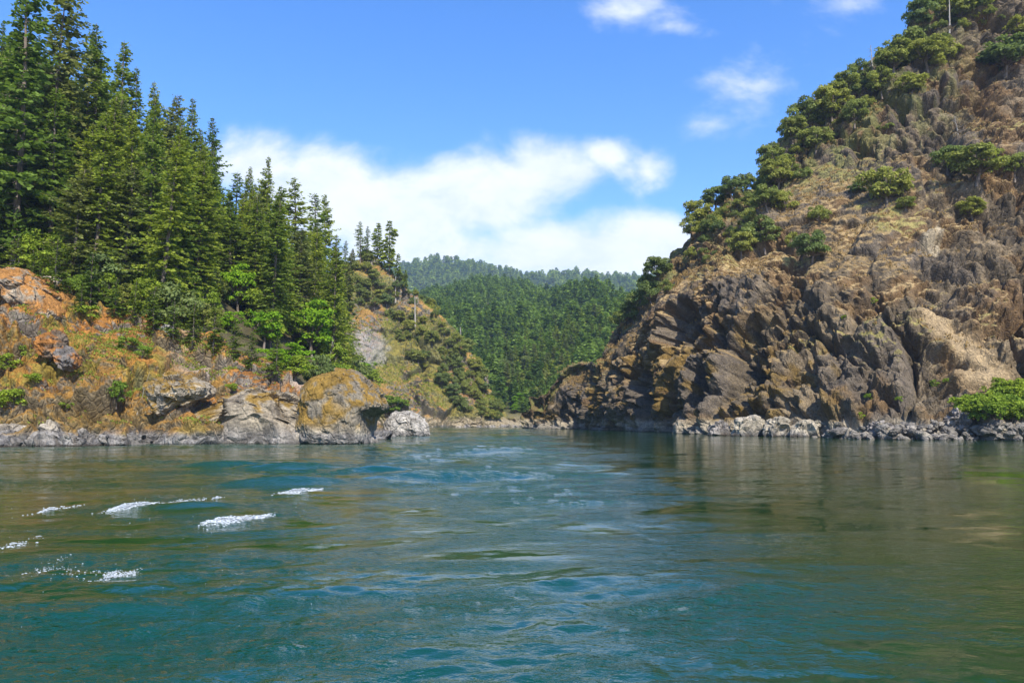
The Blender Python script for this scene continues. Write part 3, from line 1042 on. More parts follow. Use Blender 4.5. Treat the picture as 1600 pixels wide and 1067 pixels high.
G_STAND = 'conifers of the left hillside stand'
SKY_TREES = [  # px, top, base py on hillside, kind, label
    (68, -35, 400, ('c', 3), 'tall conifer cut by the upper frame edge, bare trunk showing near its top'),
    (20, -80, 420, ('c', 0), 'tall dark conifer at the far upper left corner of the picture'),
    (118, 42, 400, ('c', 4), 'spiky topped conifer standing just left of its taller skyline twin'),
    (147, 36, 410, ('c', 2), 'broad conifer whose tufted tip is the highest full treetop inside the frame'),
    (181, 62, 400, ('c', 1), 'skyline conifer with a thin open tip stepping down right of the tallest tip'),
    (208, 104, 405, ('c', 5), 'full dark conifer on the sloping skyline with a blunt bushy top'),
    (229, 128, 410, ('c', 0), 'narrow pointed conifer on the skyline left of the flat topped one'),
    (260, 145, 400, ('c', 6), 'flat topped open conifer with blue sky showing through its branches'),
    (294, 154, 420, ('c', 4), 'slim pointed conifer standing clear against the blue sky, left of two'),
    (324, 182, 430, ('c', 2), 'large ragged conifer at the end of the tall stand, dark on its right side'),
    (366, 266, 450, ('s', 0), 'thin sparse conifer in the skyline gap beside the white cloud'),
    (386, 260, 455, ('c', 0), 'pointed conifer directly left of the tall cone shaped one before the cloud'),
    (413, 242, 460, ('c', 5), 'tall cone shaped conifer standing out before the white cloud'),
    (464, 279, 495, ('s', 1), 'lone ragged conifer with drooping top before the cloud, left of the twin tops'),
    (494, 302, 500, ('s', 0), 'left tree of two close conifer tops beside the lone ragged one'),
    (507, 303, 505, ('c', 1), 'right tree of two close conifer tops beside the lone ragged one'),
    (523, 316, 500, ('s', 2), 'slender conifer with a bare lower trunk, last of the stand before the knoll'),
]


def kindof(k):
    return {'c': CON, 's': SPARSE, 'y': YOUNG, 'm': MIDC}[k[0]][k[1]]


used = []
for (px, tp, bp, k, lab) in SKY_TREES:
    loc = drop(px, bp, G_HILL)
    if loc is None:
        continue
    kk = kindof(k)
    hh = top_at(px, tp, loc)
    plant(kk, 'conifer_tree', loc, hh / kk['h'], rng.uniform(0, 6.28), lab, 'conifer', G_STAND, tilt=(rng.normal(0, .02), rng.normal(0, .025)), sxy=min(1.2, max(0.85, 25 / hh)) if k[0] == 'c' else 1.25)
    used.append((loc.x, loc.y))

CLEAR = []
MG = 'bright green maples'
for (px, py, hp, wp, lab) in [(372, 490, 82, 60, 'bright yellow green maple high in the dark conifers'), (362, 520, 40, 50, 'small bright maple just under the highest bright maple'),
                              (412, 545, 75, 62, 'bright green maple left of the largest bright maple'), (487, 560, 95, 85, 'largest bright green maple above the big boulder'),
                              (460, 590, 55, 70, 'low bright maple at the bank behind the big boulder'), (425, 585, 50, 55, 'low bright maple left of the boulder beneath the taller maples'),
                              (570, 598, 40, 50, 'bright green shrub maple behind the top right of the big boulder')]:
    loc = drop(px, py, G_HILL) or drop(px, py)
    if loc is None:
        continue
    s = hp * loc.y / F / 6.0
    CLEAR.append((px, wp * .55, loc.y))
    plant(MAPLE[rng.integers(0, 3)], 'maple_tree', loc, s, rng.uniform(0, 6.28), lab, 'maple', MG, sxy=(wp * loc.y / F / 5.0) / s)



def blocks(X, D):
    return any(abs(X - c[0]) < c[1] + 12 and D < c[2] + 1 for c in CLEAR)


n_fill = 0
nu, nv = S_HILL.shape[:2]
tries = 0
while n_fill < 220 and tries < 12000:
    tries += 1
    i, j = rng.integers(0, nu), rng.integers(4, nv - 12)
    loc = S_HILL[i, j]
    X, Y = px_of(loc)
    if not (-170 < X < 545) or loc[1] > 200 or loc[1] < 96 + max(0, (X - 300) * 0.17):
        continue
    if blocks(X, loc[1]):
        continue
    if min(((loc[0] - a) ** 2 + (loc[1] - b) ** 2) for a, b in used) < (2.1 + 0.009 * loc[1]) ** 2:
        continue
    env = np.interp(X, [e[0] for e in ENV], [e[1] for e in ENV]) + 6 + 60 * rng.random() ** 1.3
    hmax = top_at(X, env, loc)
    hh = min(rng.uniform(17, 30), hmax)
    if hh < 7:
        continue
    kk = CON[rng.integers(0, 7)]
    if X > 440 and rng.random() < .5:
        kk = SPARSE[rng.integers(0, 3)]
    if X < 110:
        lab = 'dark conifer crowded in the shaded left end of the stand above the orange slope'
    elif X < 250:
        lab = 'conifer packed in the thick middle of the stand below the stepped skyline'
    elif X < 350:
        lab = 'conifer packed below the two clear skyline trees at the end of the tall stand'
    elif X < 440:
        lab = 'conifer in the lower group under the cone shaped tree before the cloud'
    else:
        lab = 'conifer below the ragged lone tree where the stand meets the rocky knoll'
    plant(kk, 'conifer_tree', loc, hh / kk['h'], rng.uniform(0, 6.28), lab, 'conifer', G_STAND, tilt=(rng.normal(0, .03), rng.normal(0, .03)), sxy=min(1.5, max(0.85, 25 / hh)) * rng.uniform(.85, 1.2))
    used.append((loc[0], loc[1]))
    n_fill += 1

# trees on top of the knoll
for (px, tp, bp, k, lab) in [(563, 342, 408, ('s', 1), 'left conifer of the group on the knoll, with a double tip and open branches'),
                             (590, 345, 414, ('m', 0), 'middle conifer of the group on top of the rocky knoll'),
                             (609, 341, 418, ('m', 1), 'dark right hand conifer of the group on top of the rocky knoll'),
                             (573, 350, 410, ('s', 2), 'thin conifer squeezed behind the left one of the knoll group'),
                             (540, 372, 420, ('s', 1), 'open conifer on the shoulder between the stand and the knoll group'),
                             (551, 385, 412, ('m', 2), 'short full conifer on the shoulder left of the knoll group'),
                             (634, 418, 448, ('m', 0), 'small conifer below the leaning one on the right slope of the knoll'),
                             (622, 392, 430, ('m', 3), 'short conifer leaning out at the right edge of the knoll top')]:
    loc = drop(px, bp, G_SPUR) or Vector(P(px, bp, 268))
    kk = kindof(k)
    hh = top_at(px, tp, loc)
    plant(kk, 'conifer_tree', loc - Vector((0, 0, 0.8)), hh / kk['h'], rng.uniform(0, 6.28), lab, 'conifer', 'conifers on the rocky knoll', sxy=1.2)

# ------------------------------------------------------------------ lower edge of the stand
YG = 'young firs along the foot of the stand'
for (px, py, hp, lab) in [(25, 452, 80, 'pale green young fir at the left frame edge above the orange slab'), (50, 455, 62, 'pale green young fir just right of the one at the left frame edge'),
                          (85, 470, 95, 'narrow yellow green young fir standing before dark shade'), (143, 485, 85, 'thin young fir with grey twigs right of the grey rock knob'),
                          (125, 490, 45, 'low bright young fir beside the grey rock knob'), (240, 520, 70, 'flat branched young fir above the gravelly end of the slope'),
                          (210, 500, 60, 'young fir under the shaded gap at the middle of the stand edge'), (300, 540, 66, 'young fir at the stand edge above the grey rocks'),
                          (335, 552, 74, 'young fir with a clear leader right of the grey rocks'), (365, 565, 62, 'young fir beside the bright green maple thicket'),
                          (392, 575, 56, 'small young fir lowest at the right end of the bank'), (430, 590, 62, 'young fir under the bright maple left of the boulder'),
                          (180, 495, 60, 'young fir in half shade left of the stand gap'), (270, 530, 58, 'young fir between the flat branched one and the grey rocks')]:
    loc = drop(px, py, G_LEFT) or drop(px, py)
    if loc is None:
        continue
    kk = YOUNG[rng.integers(0, 3)]
    hh = hp * loc.y / F * 1.05
    plant(kk, 'young_fir', loc, hh / 9, rng.uniform(0, 6.28), lab, 'fir', YG, sxy=1.15)

for (px, py, hp, wp, k, lab) in [(520, 622, 46, 56, 'l', 'fresh green bush directly left of the dead sapling above the boulder'), (548, 608, 40, 60, 'o', 'olive bush right over the dome of the big boulder'),
                                 (590, 640, 36, 56, 'b', 'dull green bush at the right shoulder of the big boulder'), (615, 652, 30, 44, 'l', 'fresh green bush above the whitish rock'),
                                 (498, 612, 50, 56, 'b', 'dark bush under the largest bright maple'), (575, 622, 40, 50, 'l', 'light green bush between the boulder and the grey cliff face'), (535, 590, 46, 60, 'b', 'dark green bush behind the olive bush over the boulder'), (460, 600, 40, 60, 'l', 'fresh green bush at the bank under the low maples')]:
    loc = drop(px, py, G_HILL) or drop(px, py)
    kk = {'l': LEAFY, 'o': OAK, 'b': BUSH}[k][rng.integers(0, 3)]
    sz = hp * loc.y / F / kk['h'] * 1.15
    plant(kk, 'bush', loc, sz, rng.uniform(0, 6.28), lab, 'bush', 'bushes behind the big boulder', sxy=(wp * loc.y / F / kk['w'] * 1.15) / sz)

# dull green broadleaf undergrowth between the conifers
UG = 'leafy undergrowth trees along the foot of the stand'
n = 0
ulocs = []
while n < 112:
    i, j = rng.integers(0, nu), rng.integers(2, nv // 2)
    loc = S_HILL[i, j]
    X, Y = px_of(loc)
    if not (60 < X < 600) or loc[1] > 150 or blocks(X, loc[1]):
        continue
    if ulocs and min((loc[0] - a) ** 2 + (loc[1] - b) ** 2 for a, b in ulocs) < 2.6 ** 2:
        continue
    ulocs.append((loc[0], loc[1]))
    s = rng.uniform(0.8, 1.5)
    lab = 'leafy tree in the undergrowth at the foot of the conifers' if X < 330 else ('leafy green tree in the thicket around the bright maples' if X < 500 else 'leafy green tree in the thicket behind the big boulder')
    kk = (OAK + BUSH + LEAFY + LEAFY + LEAFY + LEAFY)[rng.integers(0, 13 if X < 300 else 19)]
    plant(kk, 'leafy_tree', loc, s, rng.uniform(0, 6.28), lab, 'tree', UG)
    n += 1

# ------------------------------------------------------------------ shrubs of the rocky spur
SG = 'shrubs on the rocky knoll'
n = 0
nus, nvs = S_SPUR.shape[:2]
pts = []
while n < 120:
    i, j = rng.integers(20, nus - 5), rng.integers(60, nvs - 40)
    loc = S_SPUR[i, j]
    X, Y = px_of(loc)
    line = np.interp(X, [480, 560, 620, 700, 760, 800], [600, 470, 520, 590, 630, 650])
    if X < 475 or X > 785 or Y > line + rng.uniform(-10, 40) or rng.random() < 0.3 * (X < 560):
        continue
    if pts and min((loc[0] - a) ** 2 + (loc[2] - b) ** 2 for a, b in pts) < 1.9 ** 2:
        continue
    pts.append((loc[0], loc[2]))
    s = rng.uniform(0.55, 1.15)
    lab = 'olive shrub on the orange upper slope of the knoll' if X < 620 else 'olive shrub clinging to the descending right edge of the knoll'
    plant((OAK + BUSH)[rng.integers(0, 7)], 'shrub', loc, s, rng.uniform(0, 6.28), lab, 'shrub', SG)
    n += 1

# ------------------------------------------------------------------ oaks and shrubs of the right mountain
RG = 'oaks and shrubs on the canyon mountain'
CL = [  # px centre, py base, width, height, label
    (1080, 372, 34, 40, 'dark shrub hanging at the lowest end of the ridge shrubs'), (1092, 350, 52, 44, 'rounded oak above the cliff corner where the ridge shrubs begin'),
    (1118, 328, 60, 40, 'wide oak on the ridge just above the first rounded oak'), (1145, 312, 50, 42, 'oak on the ridge below the dark double bush'), (1165, 298, 42, 36, 'small dark bush at the notch of the ridge line'),
    (1205, 270, 54, 48, 'bushy oak on the ridge under the steepest part of the skyline'), (1200, 330, 60, 46, 'oak in the green strip running down from the ridge, topmost'),
    (1215, 300, 66, 60, 'large oak in the green strip just below the skyline'), (1195, 392, 72, 56, 'broad oak low in the green strip above the grass ledge'), (1158, 402, 48, 44, 'grey green oak left of the broad one above the grass ledge'),
    (1172, 360, 44, 36, 'grey twiggy oak left of the green strip'), (1130, 345, 40, 32, 'low olive shrub below the wide ridge oak'),
    (1238, 225, 56, 50, 'oak on the skyline bulge of the ridge'), (1262, 205, 62, 56, 'dense oak on the skyline right of the bulge'), (1275, 235, 56, 44, 'oak below the dense skyline oak beside a pale grass edge'),
    (1300, 190, 70, 62, 'large spreading oak in the middle of the ridge line'), (1320, 160, 56, 52, 'oak on the ridge left of the bare purple tree'), (1335, 196, 50, 46, 'oak behind the pale grass edge on the ridge'),
    (1345, 140, 44, 50, 'dark pointed oak just left of the bare purple tree'), (1378, 150, 50, 48, 'grey oak at the foot of the bare purple tree'), (1395, 118, 70, 60, 'big oak on the ridge right of the bare purple tree'),
    (1425, 95, 66, 60, 'oak halfway up the high ridge left of the grey poles'), (1450, 110, 66, 58, 'dark oak below the two grey poles'), (1478, 100, 56, 46, 'round shrub right of the oak under the grey poles'),
    (1440, 50, 60, 56, 'oak on the high skyline left of the first grey pole'), (1465, 25, 70, 60, 'dark oak between the two grey poles'), (1500, 38, 70, 56, 'oak right of the second grey pole at the frame top'),
    (1530, 14, 60, 46, 'oak cut by the upper frame edge right of the grey poles'), (1425, 150, 56, 40, 'olive shrub overhanging a dark crag below the ridge'), (1570, 118, 92, 66, 'wide oak at the right frame edge high on the crags'),
    (1592, 60, 50, 40, 'small oak in the upper right corner'), (1385, 322, 84, 72, 'lone umbrella shaped oak on the open face above its own dark shadow'), (1342, 302, 34, 22, 'small bright shrub just left of the lone umbrella oak'),
    (1415, 328, 40, 26, 'low shrub under the right side of the lone umbrella oak'), (1281, 348, 44, 36, 'small oak standing above another on the grassy face'), (1268, 412, 64, 56, 'oak below the small one on the grassy face'),
    (1240, 388, 28, 28, 'thin bright sapling left of the lower grassy face oak'), (1525, 285, 96, 66, 'large dense oak over a black shadow at the right of the face'), (1480, 272, 60, 48, 'oak joined to the left side of the large dense oak'),
    (1585, 280, 60, 46, 'oak at the right frame edge beside the large dense oak'), (1520, 345, 50, 42, 'small round oak below the large dense oak'), (1385, 205, 30, 20, 'tiny green shrub in the brown crags under the ridge'),
    (1225, 330, 46, 34, 'olive shrub at the right edge of the green strip'),
    (1030, 440, 54, 44, 'flat topped oak leaning out over the valley'), (1012, 452, 44, 36, 'oak below the flat topped one on the valley side'), (1018, 470, 50, 34, 'dark shrub under the flat topped oak'),
    (990, 505, 52, 40, 'pale green oak on the valley edge of the cliff'), (970, 510, 48, 34, 'flat olive shrub lowest on the valley edge of the cliff'), (1000, 485, 50, 34, 'olive shrub between the flat topped oak and the pale one'), (1042, 458, 30, 24, 'small shrub tucked beside the cliff under the flat topped oak'),
]
for i, (px, py, wp, hp, lab) in enumerate(CL):
    loc = None
    for dy in range(0, 60, 4):
        loc = drop(px, py + dy, G_RIGHT)
        if loc is not None and loc.y < 215:
            break
    if loc is None:
        continue
    kk = OAK[rng.integers(0, 4)] if hp > 38 else BUSH[rng.integers(0, 3)]
    if 'umbrella' in lab:
        kk = OAK[1]
    sz = hp * loc.y / F / kk['h'] * 1.0
    plant(kk, 'oak_tree' if 'oak' in lab or 'tree' in lab else 'shrub', loc - Vector((0, 0, .3)), sz, rng.uniform(0, 6.28), lab, 'oak' if 'oak' in lab else 'shrub', RG, sxy=(wp * loc.y / F / kk['w'] * 1.0) / sz)

# more ridge shrubs behind the named ones
for k in range(120):
    px = rng.uniform(1075, 1600)
    yr = np.interp(px, [1075, 1120, 1180, 1220, 1300, 1380, 1440, 1600], [365, 330, 290, 240, 165, 100, 35, -60])
    py = yr + abs(rng.normal(0, 30)) + 6
    if py < -20:
        continue
    loc = drop(px, py, G_RIGHT)
    if loc is None:
        continue
    plant(BUSH[rng.integers(0, 3)], 'shrub', loc - Vector((0, 0, .3)), rng.uniform(.35, .95), rng.uniform(0, 6.28), 'olive shrub filling the gaps between the ridge oaks', 'shrub', RG)

# green shrubs low on the banks
for (px, py, wp, hp, lab) in [(182, 632, 52, 34, 'bright green shrub in the middle of the orange bank'), (20, 640, 60, 34, 'bright green shrub at the left frame edge near the water'), (222, 560, 30, 22, 'small leafy shrub at the top of a thin leaning stem'),
                              (10, 580, 44, 26, 'green shrub growing in a seam of the orange slab at the frame edge'), (30, 560, 40, 22, 'low green shrub just above the seam shrub'), (135, 500, 50, 24, 'yellow green shrub at the top of the bank right of the slab'),
                              (200, 545, 44, 20, 'yellow green shrub under the flat branched fir'), (365, 612, 26, 14, 'tiny green shrub on the orange slope left of the big boulder'), (105, 640, 30, 16, 'low green tuft shrub between the two brightest bank shrubs'),
                              (55, 600, 34, 18, 'low green tuft shrub on the mossy slope above the left shore')]:
    loc = drop(px, py, G_LEFT)
    if loc is None:
        continue
    kk = SHRUB[rng.integers(0, 3)]
    sz = hp * loc.y / F / 2.0
    plant(kk, 'shrub', loc, sz, rng.uniform(0, 6.28), lab, 'shrub', 'green shrubs on the orange bank', sxy=(wp * loc.y / F / 3.0) / sz)
n = 0
while n < 44:
    px, py = rng.uniform(1500, 1640), rng.uniform(622, 662)
    if py < 655 - 0.55 * (px - 1490):
        continue
    loc = drop(px, py, G_RIGHT)
    if loc is None:
        continue
    plant(SHRUB[rng.integers(0, 3)], 'shrub', loc, rng.uniform(1.0, 1.5), rng.uniform(0, 6.28), 'bright green willow in the thicket behind the rubble at the right frame edge', 'shrub', 'willow thicket at the right frame edge')
    n += 1
for (px, py, s, lab) in [(1345, 655, .45, 'small bright shrub just above the pale rubble under the brown cliff'), (1358, 625, .5, 'green shrub patch in the seep at the foot of the cliff'), (1405, 628, .4, 'green shrub at the right end of the seep at the cliff foot'),
                         (1460, 605, .5, 'green shrub under the small black cave at the cliff foot'), (1320, 500, .4, 'green tuft on a ledge of the grey cliff top'), (1365, 475, .5, 'bright tuft on the grassy rim of the cliff'), (1480, 600, .45, 'yellow green shrub left of the willow thicket')]:
    loc = drop(px, py, G_RIGHT)
    if loc is not None:
        plant(SHRUB[rng.integers(0, 3)], 'shrub', loc, s, 1.0, lab, 'shrub', 'small green shrubs at the cliff foot')

# ------------------------------------------------------------------ dead trees
for (px, py, hp, lean, r, nb, bl, lab, g) in [
        (100, 405, 85, .03, .20, 14, 1.2, 'grey dead trunk against the dark gap in the stand', G_HILL), (249, 405, 34, .10, .22, 8, 1.5, 'short pale broken snag in the middle of the stand', G_HILL),
        (128, 425, 60, 0, .16, 22, 2.2, 'grey dead tree with fans of bare branches above the young firs', G_HILL), (320, 470, 90, 0, .2, 26, 2.4, 'grey lower trunk with bare fanning branches left of the bright maple', G_HILL),
        (465, 478, 68, .26, .26, 12, 1.2, 'leaning broken snag with an orange top before the knoll', G_HILL), (436, 455, 72, .28, .24, 10, 1.0, 'long leaning bare trunk left of the broken snag', G_HILL),
        (436, 510, 38, .08, .16, 4, .7, 'short bare trunk standing above the bright maples', G_HILL), (512, 585, 62, .12, .10, 8, 1.8, 'thin bare sapling trunk behind the left of the big boulder', G_HILL),
        (648, 512, 52, 0, .16, 10, .8, 'thin grey dead pole on the right slope of the knoll', G_SPUR), (718, 535, 26, 0, .14, 24, 1.8, 'small bleached bare tree at the lower right of the knoll', G_SPUR),
        (618, 470, 40, 0, .14, 6, .7, 'slim grey pole under the knoll conifers', G_SPUR), (214, 636, 60, .22, .06, 5, .5, 'thin pale leaning stem on the orange bank', G_LEFT),
        (1452, 42, 70, 0, .16, 8, .7, 'left of two grey poles on the high ridge', G_RIGHT), (1484, 48, 70, 0, .16, 8, .5, 'right of two grey poles on the high ridge', G_RIGHT),
        (1366, 130, 66, -.02, .14, 34, 2.6, 'bare purplish dead tree on the ridge line', G_RIGHT), (1357, 134, 40, 0, .12, 12, 1.2, 'short grey pole left of the bare purplish tree', G_RIGHT),
        (1497, 212, 34, -.1, .12, 26, 2.6, 'bleached bare shrub tree on the brown crags', G_RIGHT)]:
    loc = None
    for dy in range(0, 60, 4):
        loc = drop(px, py + dy, g)
        if loc is not None:
            break
    if loc is None:
        continue
    hh = hp * loc.y / F
    solo('dead_tree', make_snag(int(px), hh, lean, nb, r * loc.y / 130, bl), loc - Vector((0, 0, .3)), lab, 'dead tree', 'bare dead trees')

# ------------------------------------------------------------------ forest across the valley
VG = 'conifers across the valley'
cand = []
nu, nv = S_VAL.shape[:2]
sel = rng.random((7000, 2))
occ = set()
for a, b in sel:
    i, j = int(a * (nu - 1)), 6 + int((b ** 1.15) * (nv - 22))
    loc = S_VAL[i, j] + np.array([rng.normal(0, 1.5), rng.normal(0, 1.5), 0])
    X, Y = px_of(loc)
    key = (int(loc[0] / 4.0), int(loc[1] / 4.0))
    if X < 600 or X > 1080 or key in occ or loc[2] < 4.5:
        continue
    occ.add(key)
    hh = rng.uniform(7, 15) * (0.75 if loc[2] < 12 else 1)
    cand.append((hh / loc[1], loc, X, Y, hh))
cand.sort(key=lambda c: -c[0])
near, rest = [], []
for c in cand:
    X, Y = c[2], c[3]
    hidden = Y > np.interp(X, [600, 640, 700, 740, 790, 812, 835, 850, 872, 900, 935, 965, 1000, 1030], [400, 450, 510, 570, 650, 672, 672, 655, 625, 588, 575, 525, 485, 450])
    if len(near) < 60 and not hidden:
        near.append(c)
    else:
        rest.append(c)
VL = ['conifer in the wooded slope across the valley, low and left near the knoll', 'conifer in the wooded slope across the valley, low and right near the cliff', 'conifer in the wooded slope across the valley, right above the gravel bar']
for (_, loc, X, Y, hh) in near:
    kk = MIDC[rng.integers(0, 4)]
    lab = VL[2] if (Y > 600 and 770 < X < 880) else (VL[0] if X < 800 else VL[1])
    plant(kk, 'conifer_tree', loc, hh / 20, rng.uniform(0, 6.28), lab, 'conifer', VG, sxy=1.25)
for (px, py, wp, hp) in [(812, 640, 26, 22), (785, 625, 26, 22), (838, 632, 30, 24), (800, 615, 30, 26), (820, 610, 34, 26), (770, 600, 26, 26), (855, 610, 30, 26), (860, 590, 30, 24), (830, 585, 34, 26), (788, 590, 28, 26), (872, 600, 26, 24), (805, 645, 18, 12)]:
    loc = drop(px, py, G_VAL)
    if loc is None:
        continue
    kk = MAPLE[rng.integers(0, 3)] if px in (812, 785, 805) else OAK[rng.integers(0, 4)]
    sz = hp * loc.y / F / kk['h'] * 1.2
    plant(kk, 'leafy_tree', loc, sz, rng.uniform(0, 6.28), 'bright green leafy tree at the bottom of the wooded valley' if kk in MAPLE else 'rounded olive tree among the lowest valley trees', 'tree', 'leafy trees at the bottom of the valley', sxy=(wp * loc.y / F / kk['w'] * 1.2) / sz)


def mass_forest(name, items, label):
    V, Fc, W = [], [], []
    n = 0
    data = []
    for k in FARC:
        me = k['crown']
        v = np.empty(len(me.vertices) * 3, np.float32)
        me.vertices.foreach_get('co', v)
        a = np.empty(len(me.vertices), np.float32)
        me.attributes['val'].data.foreach_get('value', a)
        data.append((v.reshape(-1, 3), a))
    for (loc, hh, wd) in items:
        v, a = data[rng.integers(0, len(data))]
        th = rng.uniform(0, 6.28)
        ca, sa = math.cos(th), math.sin(th)
        s = hh / 20
        q = np.stack([(v[:, 0] * ca - v[:, 1] * sa) * s * wd, (v[:, 0] * sa + v[:, 1] * ca) * s * wd, v[:, 2] * s], 1) + loc
        V.append(q)
        Fc.append(np.arange(len(q)).reshape(-1, 4) + n)
        n += len(q)
        W.append(np.clip(a + rng.normal(0, .28), 0, 1))
    me = mesh_np(name, np.vstack(V), np.vstack(Fc), [M_FAR], smooth=False, val=np.concatenate(W))
    obj(name, me, kind='stuff', label=label, category='forest')


mass_forest('valley_forest', [(c[1], c[4] * rng.uniform(.8, 1.3), 1.35) for c in rest], 'dense conifer forest covering the hillside across the valley')
items = []
nu, nv = S_FAR.shape[:2]
for k in range(2600):
    loc = S_FAR[rng.integers(0, nu), int(nv * rng.uniform(.3, .93))] + np.array([rng.normal(0, 8), rng.normal(0, 8), 0])
    X, Y = px_of(loc)
    if 590 < X < 1060:
        items.append((loc, rng.uniform(18, 32), 1.6))
mass_forest('distant_forest', items, 'bluish conifer forest on the farthest ridges under the mist')


# ------------------------------------------------------------------ boulders
def ico(sub):
    bm = bmesh.new()
    bmesh.ops.create_icosphere(bm, subdivisions=sub, radius=1.0)
    v = np.array([x.co[:] for x in bm.verts])
    f = np.array([[q.index for q in x.verts] for x in bm.faces])
    bm.free()
    return v, f


ICO6, ICO4 = ico(6), ico(4)


def rock_colors(p, nz, moss_col, moss_amt, base=((0.22, 0.185, 0.135), (0.40, 0.345, 0.26)), band=1.1, seed=0, pale=None):
    f1, f2 = fbm(p, 2.6, 5, seed + 1), fbm(p, .8, 4, seed + 2)
    c = lerp(base[0], base[1], sm(f2 * .6 + f1 * .4, 0.35, 0.65))
    if pale is not None:
        c = blend(c, pale, sm(f1, 0.5, 0.6) * .7)
    if moss_amt > 0:
        m = sm(0.35 * nz + 1.5 * (f1 - .5) + 1.3 * (f2 - .5), 0.62 - moss_amt, 0.86 - moss_amt) * sm(p[:, 2], band, band + 1.2)
        c = blend(c, lerp(moss_col, np.array(moss_col) * 1.5, f2), m * .92)
    zz = p[:, 2] + (f2 - .5) * .5
    c = blend(c, lerp((0.11, 0.102, 0.092), (0.25, 0.232, 0.21), sm(f2, .4, .6)), (1 - sm(zz, band - .25, band + .25)) * .9)
    c = blend(c, (0.05, 0.04, 0.03), 1 - sm(p[:, 2], 0.08, 0.2))
    return c


def boulder(name, outline, D, depth, label, seed, cat='boulder', moss=(0.16, 0.095, 0.012), moss_amt=.45, amp=.5, band=1.1, group=None, sub=ICO6, tiltback=0.0, boxy=.7, rest=0.0, cut=0.0, base=((0.22, 0.185, 0.135), (0.40, 0.345, 0.26)), pale=None):
    pts = np.array([P(px, py, D) for px, py in outline])
    c = pts.mean(0)
    an = np.arctan2(pts[:, 2] - c[2], pts[:, 0] - c[0])
    rr = np.hypot(pts[:, 2] - c[2], pts[:, 0] - c[0])
    o = np.argsort(an)
    an, rr = an[o], rr[o]
    an = np.concatenate([an - 2 * math.pi, an, an + 2 * math.pi])
    rr = np.tile(rr, 3)
    v, f = sub
    phi = np.arctan2(v[:, 2], v[:, 0])
    rho = np.hypot(v[:, 0], v[:, 2])
    r = np.interp(phi, an, rr) * rho ** boxy
    q = np.stack([np.cos(phi) * r, np.sign(v[:, 1]) * np.abs(v[:, 1]) ** 0.8 * depth, np.sin(phi) * r], 1)
    q[:, 1] += tiltback * q[:, 2]
    if cut:
        hw, hh = np.abs(q[:, 0]).max(), np.abs(q[:, 2]).max()
        k = sm(q[:, 0] + .25 * q[:, 2], .25 * hw, .75 * hw) * sm(-q[:, 2], .02 * hh, .30 * hh) * (1 - .75 * sm(-q[:, 2], .62 * hh, .74 * hh))
        q[:, 1] += cut * k
        q[:, 0] -= .3 * cut * k
    p = q + c
    nrm = unit(q * np.array([1, (rr.mean() / depth) ** 2, 1]))
    size = rr.mean()
    wp = p + 0.5 * size * .3 * (np.stack([fbm(p + 9 * k, size * .5, 3, seed + k) for k in range(3)], 1) - .5)
    d = 0
    for j, (s, a) in enumerate(((size * .75, amp), (size * .3, amp * .42), (size * .11, amp * .2))):
        tl, ed, rv = facets((wp @ ROT.T) * np.array([1, 1, .8]), s, seed + 13 * j)
        d = d + a * (tl - (0.3 * (1 - sm(ed, 0, .12)) if j < 2 else 0))
    p2 = p + nrm * (d - amp * .12)[:, None]
    # per-vertex normals for the moss
    fn = np.cross(p2[f[:, 1]] - p2[f[:, 0]], p2[f[:, 2]] - p2[f[:, 0]])
    vn = np.zeros_like(p2)
    for k in range(3):
        np.add.at(vn, f[:, k], fn)
    vn = unit(vn)
    col = rock_colors(p2, vn[:, 2], moss, moss_amt, base, band, seed, pale)
    org = c.copy()
    org[2] = max(p2[:, 2].min(), 0)
    me = mesh_np(name, p2 - org, f, [M_BOULDER], col, smooth=False)
    o = obj(name, me, label=label, category=cat, group=group)
    o.location = org
    return o


boulder('boulder', [(480, 604), (490, 590), (510, 581), (535, 577), (556, 582), (574, 594), (590, 612), (603, 631), (604, 640), (594, 660), (584, 678), (574, 704), (510, 706), (474, 700), (468, 650)],
        80.6, 4.2, 'big rounded mossy boulder overhanging the water at the end of the left bank', 301, moss_amt=.78, amp=.42, tiltback=.08, boxy=.5, cut=4.6, base=((0.17, 0.145, 0.105), (0.31, 0.27, 0.20)))
boulder('rock_ledge', [(240, 705), (262, 668), (285, 650), (325, 634), (375, 622), (425, 614), (462, 622), (495, 640), (530, 655), (560, 672), (585, 680), (595, 705), (420, 712)],
        82.5, 4.6, 'long pale rock ledge with moss patches running left of the big boulder', 307, 'rock', moss_amt=.34, amp=1.2, boxy=.5, base=((0.18, 0.150, 0.108), (0.36, 0.305, 0.22)))
boulder('boulder', [(233, 604), (246, 592), (268, 588), (290, 590), (312, 597), (330, 606), (326, 618), (304, 625), (282, 636), (264, 648), (250, 640), (238, 622)],
        79.0, 2.6, 'mossy boulder jutting over a black hollow on the orange bank', 311, moss_amt=.5, amp=.5, band=-5, tiltback=-.2)
boulder('rock_slab', [(-70, 395), (0, 424), (45, 432), (78, 446), (102, 472), (114, 500), (104, 506), (70, 490), (30, 466), (0, 452), (-70, 425)],
        88.5, 4.0, 'long orange mossy slab overhanging a dark slit at the left frame edge', 315, 'rock', moss=(0.24, 0.105, 0.018), moss_amt=.7, amp=.55, band=-5, tiltback=.25)
boulder('boulder', [(62, 440), (74, 432), (92, 436), (104, 452), (108, 470), (86, 474), (66, 462)], 95.0, 1.6, 'grey bare rock knob behind the end of the orange slab', 319, moss_amt=0.1, amp=.3, band=-5, sub=ICO4)
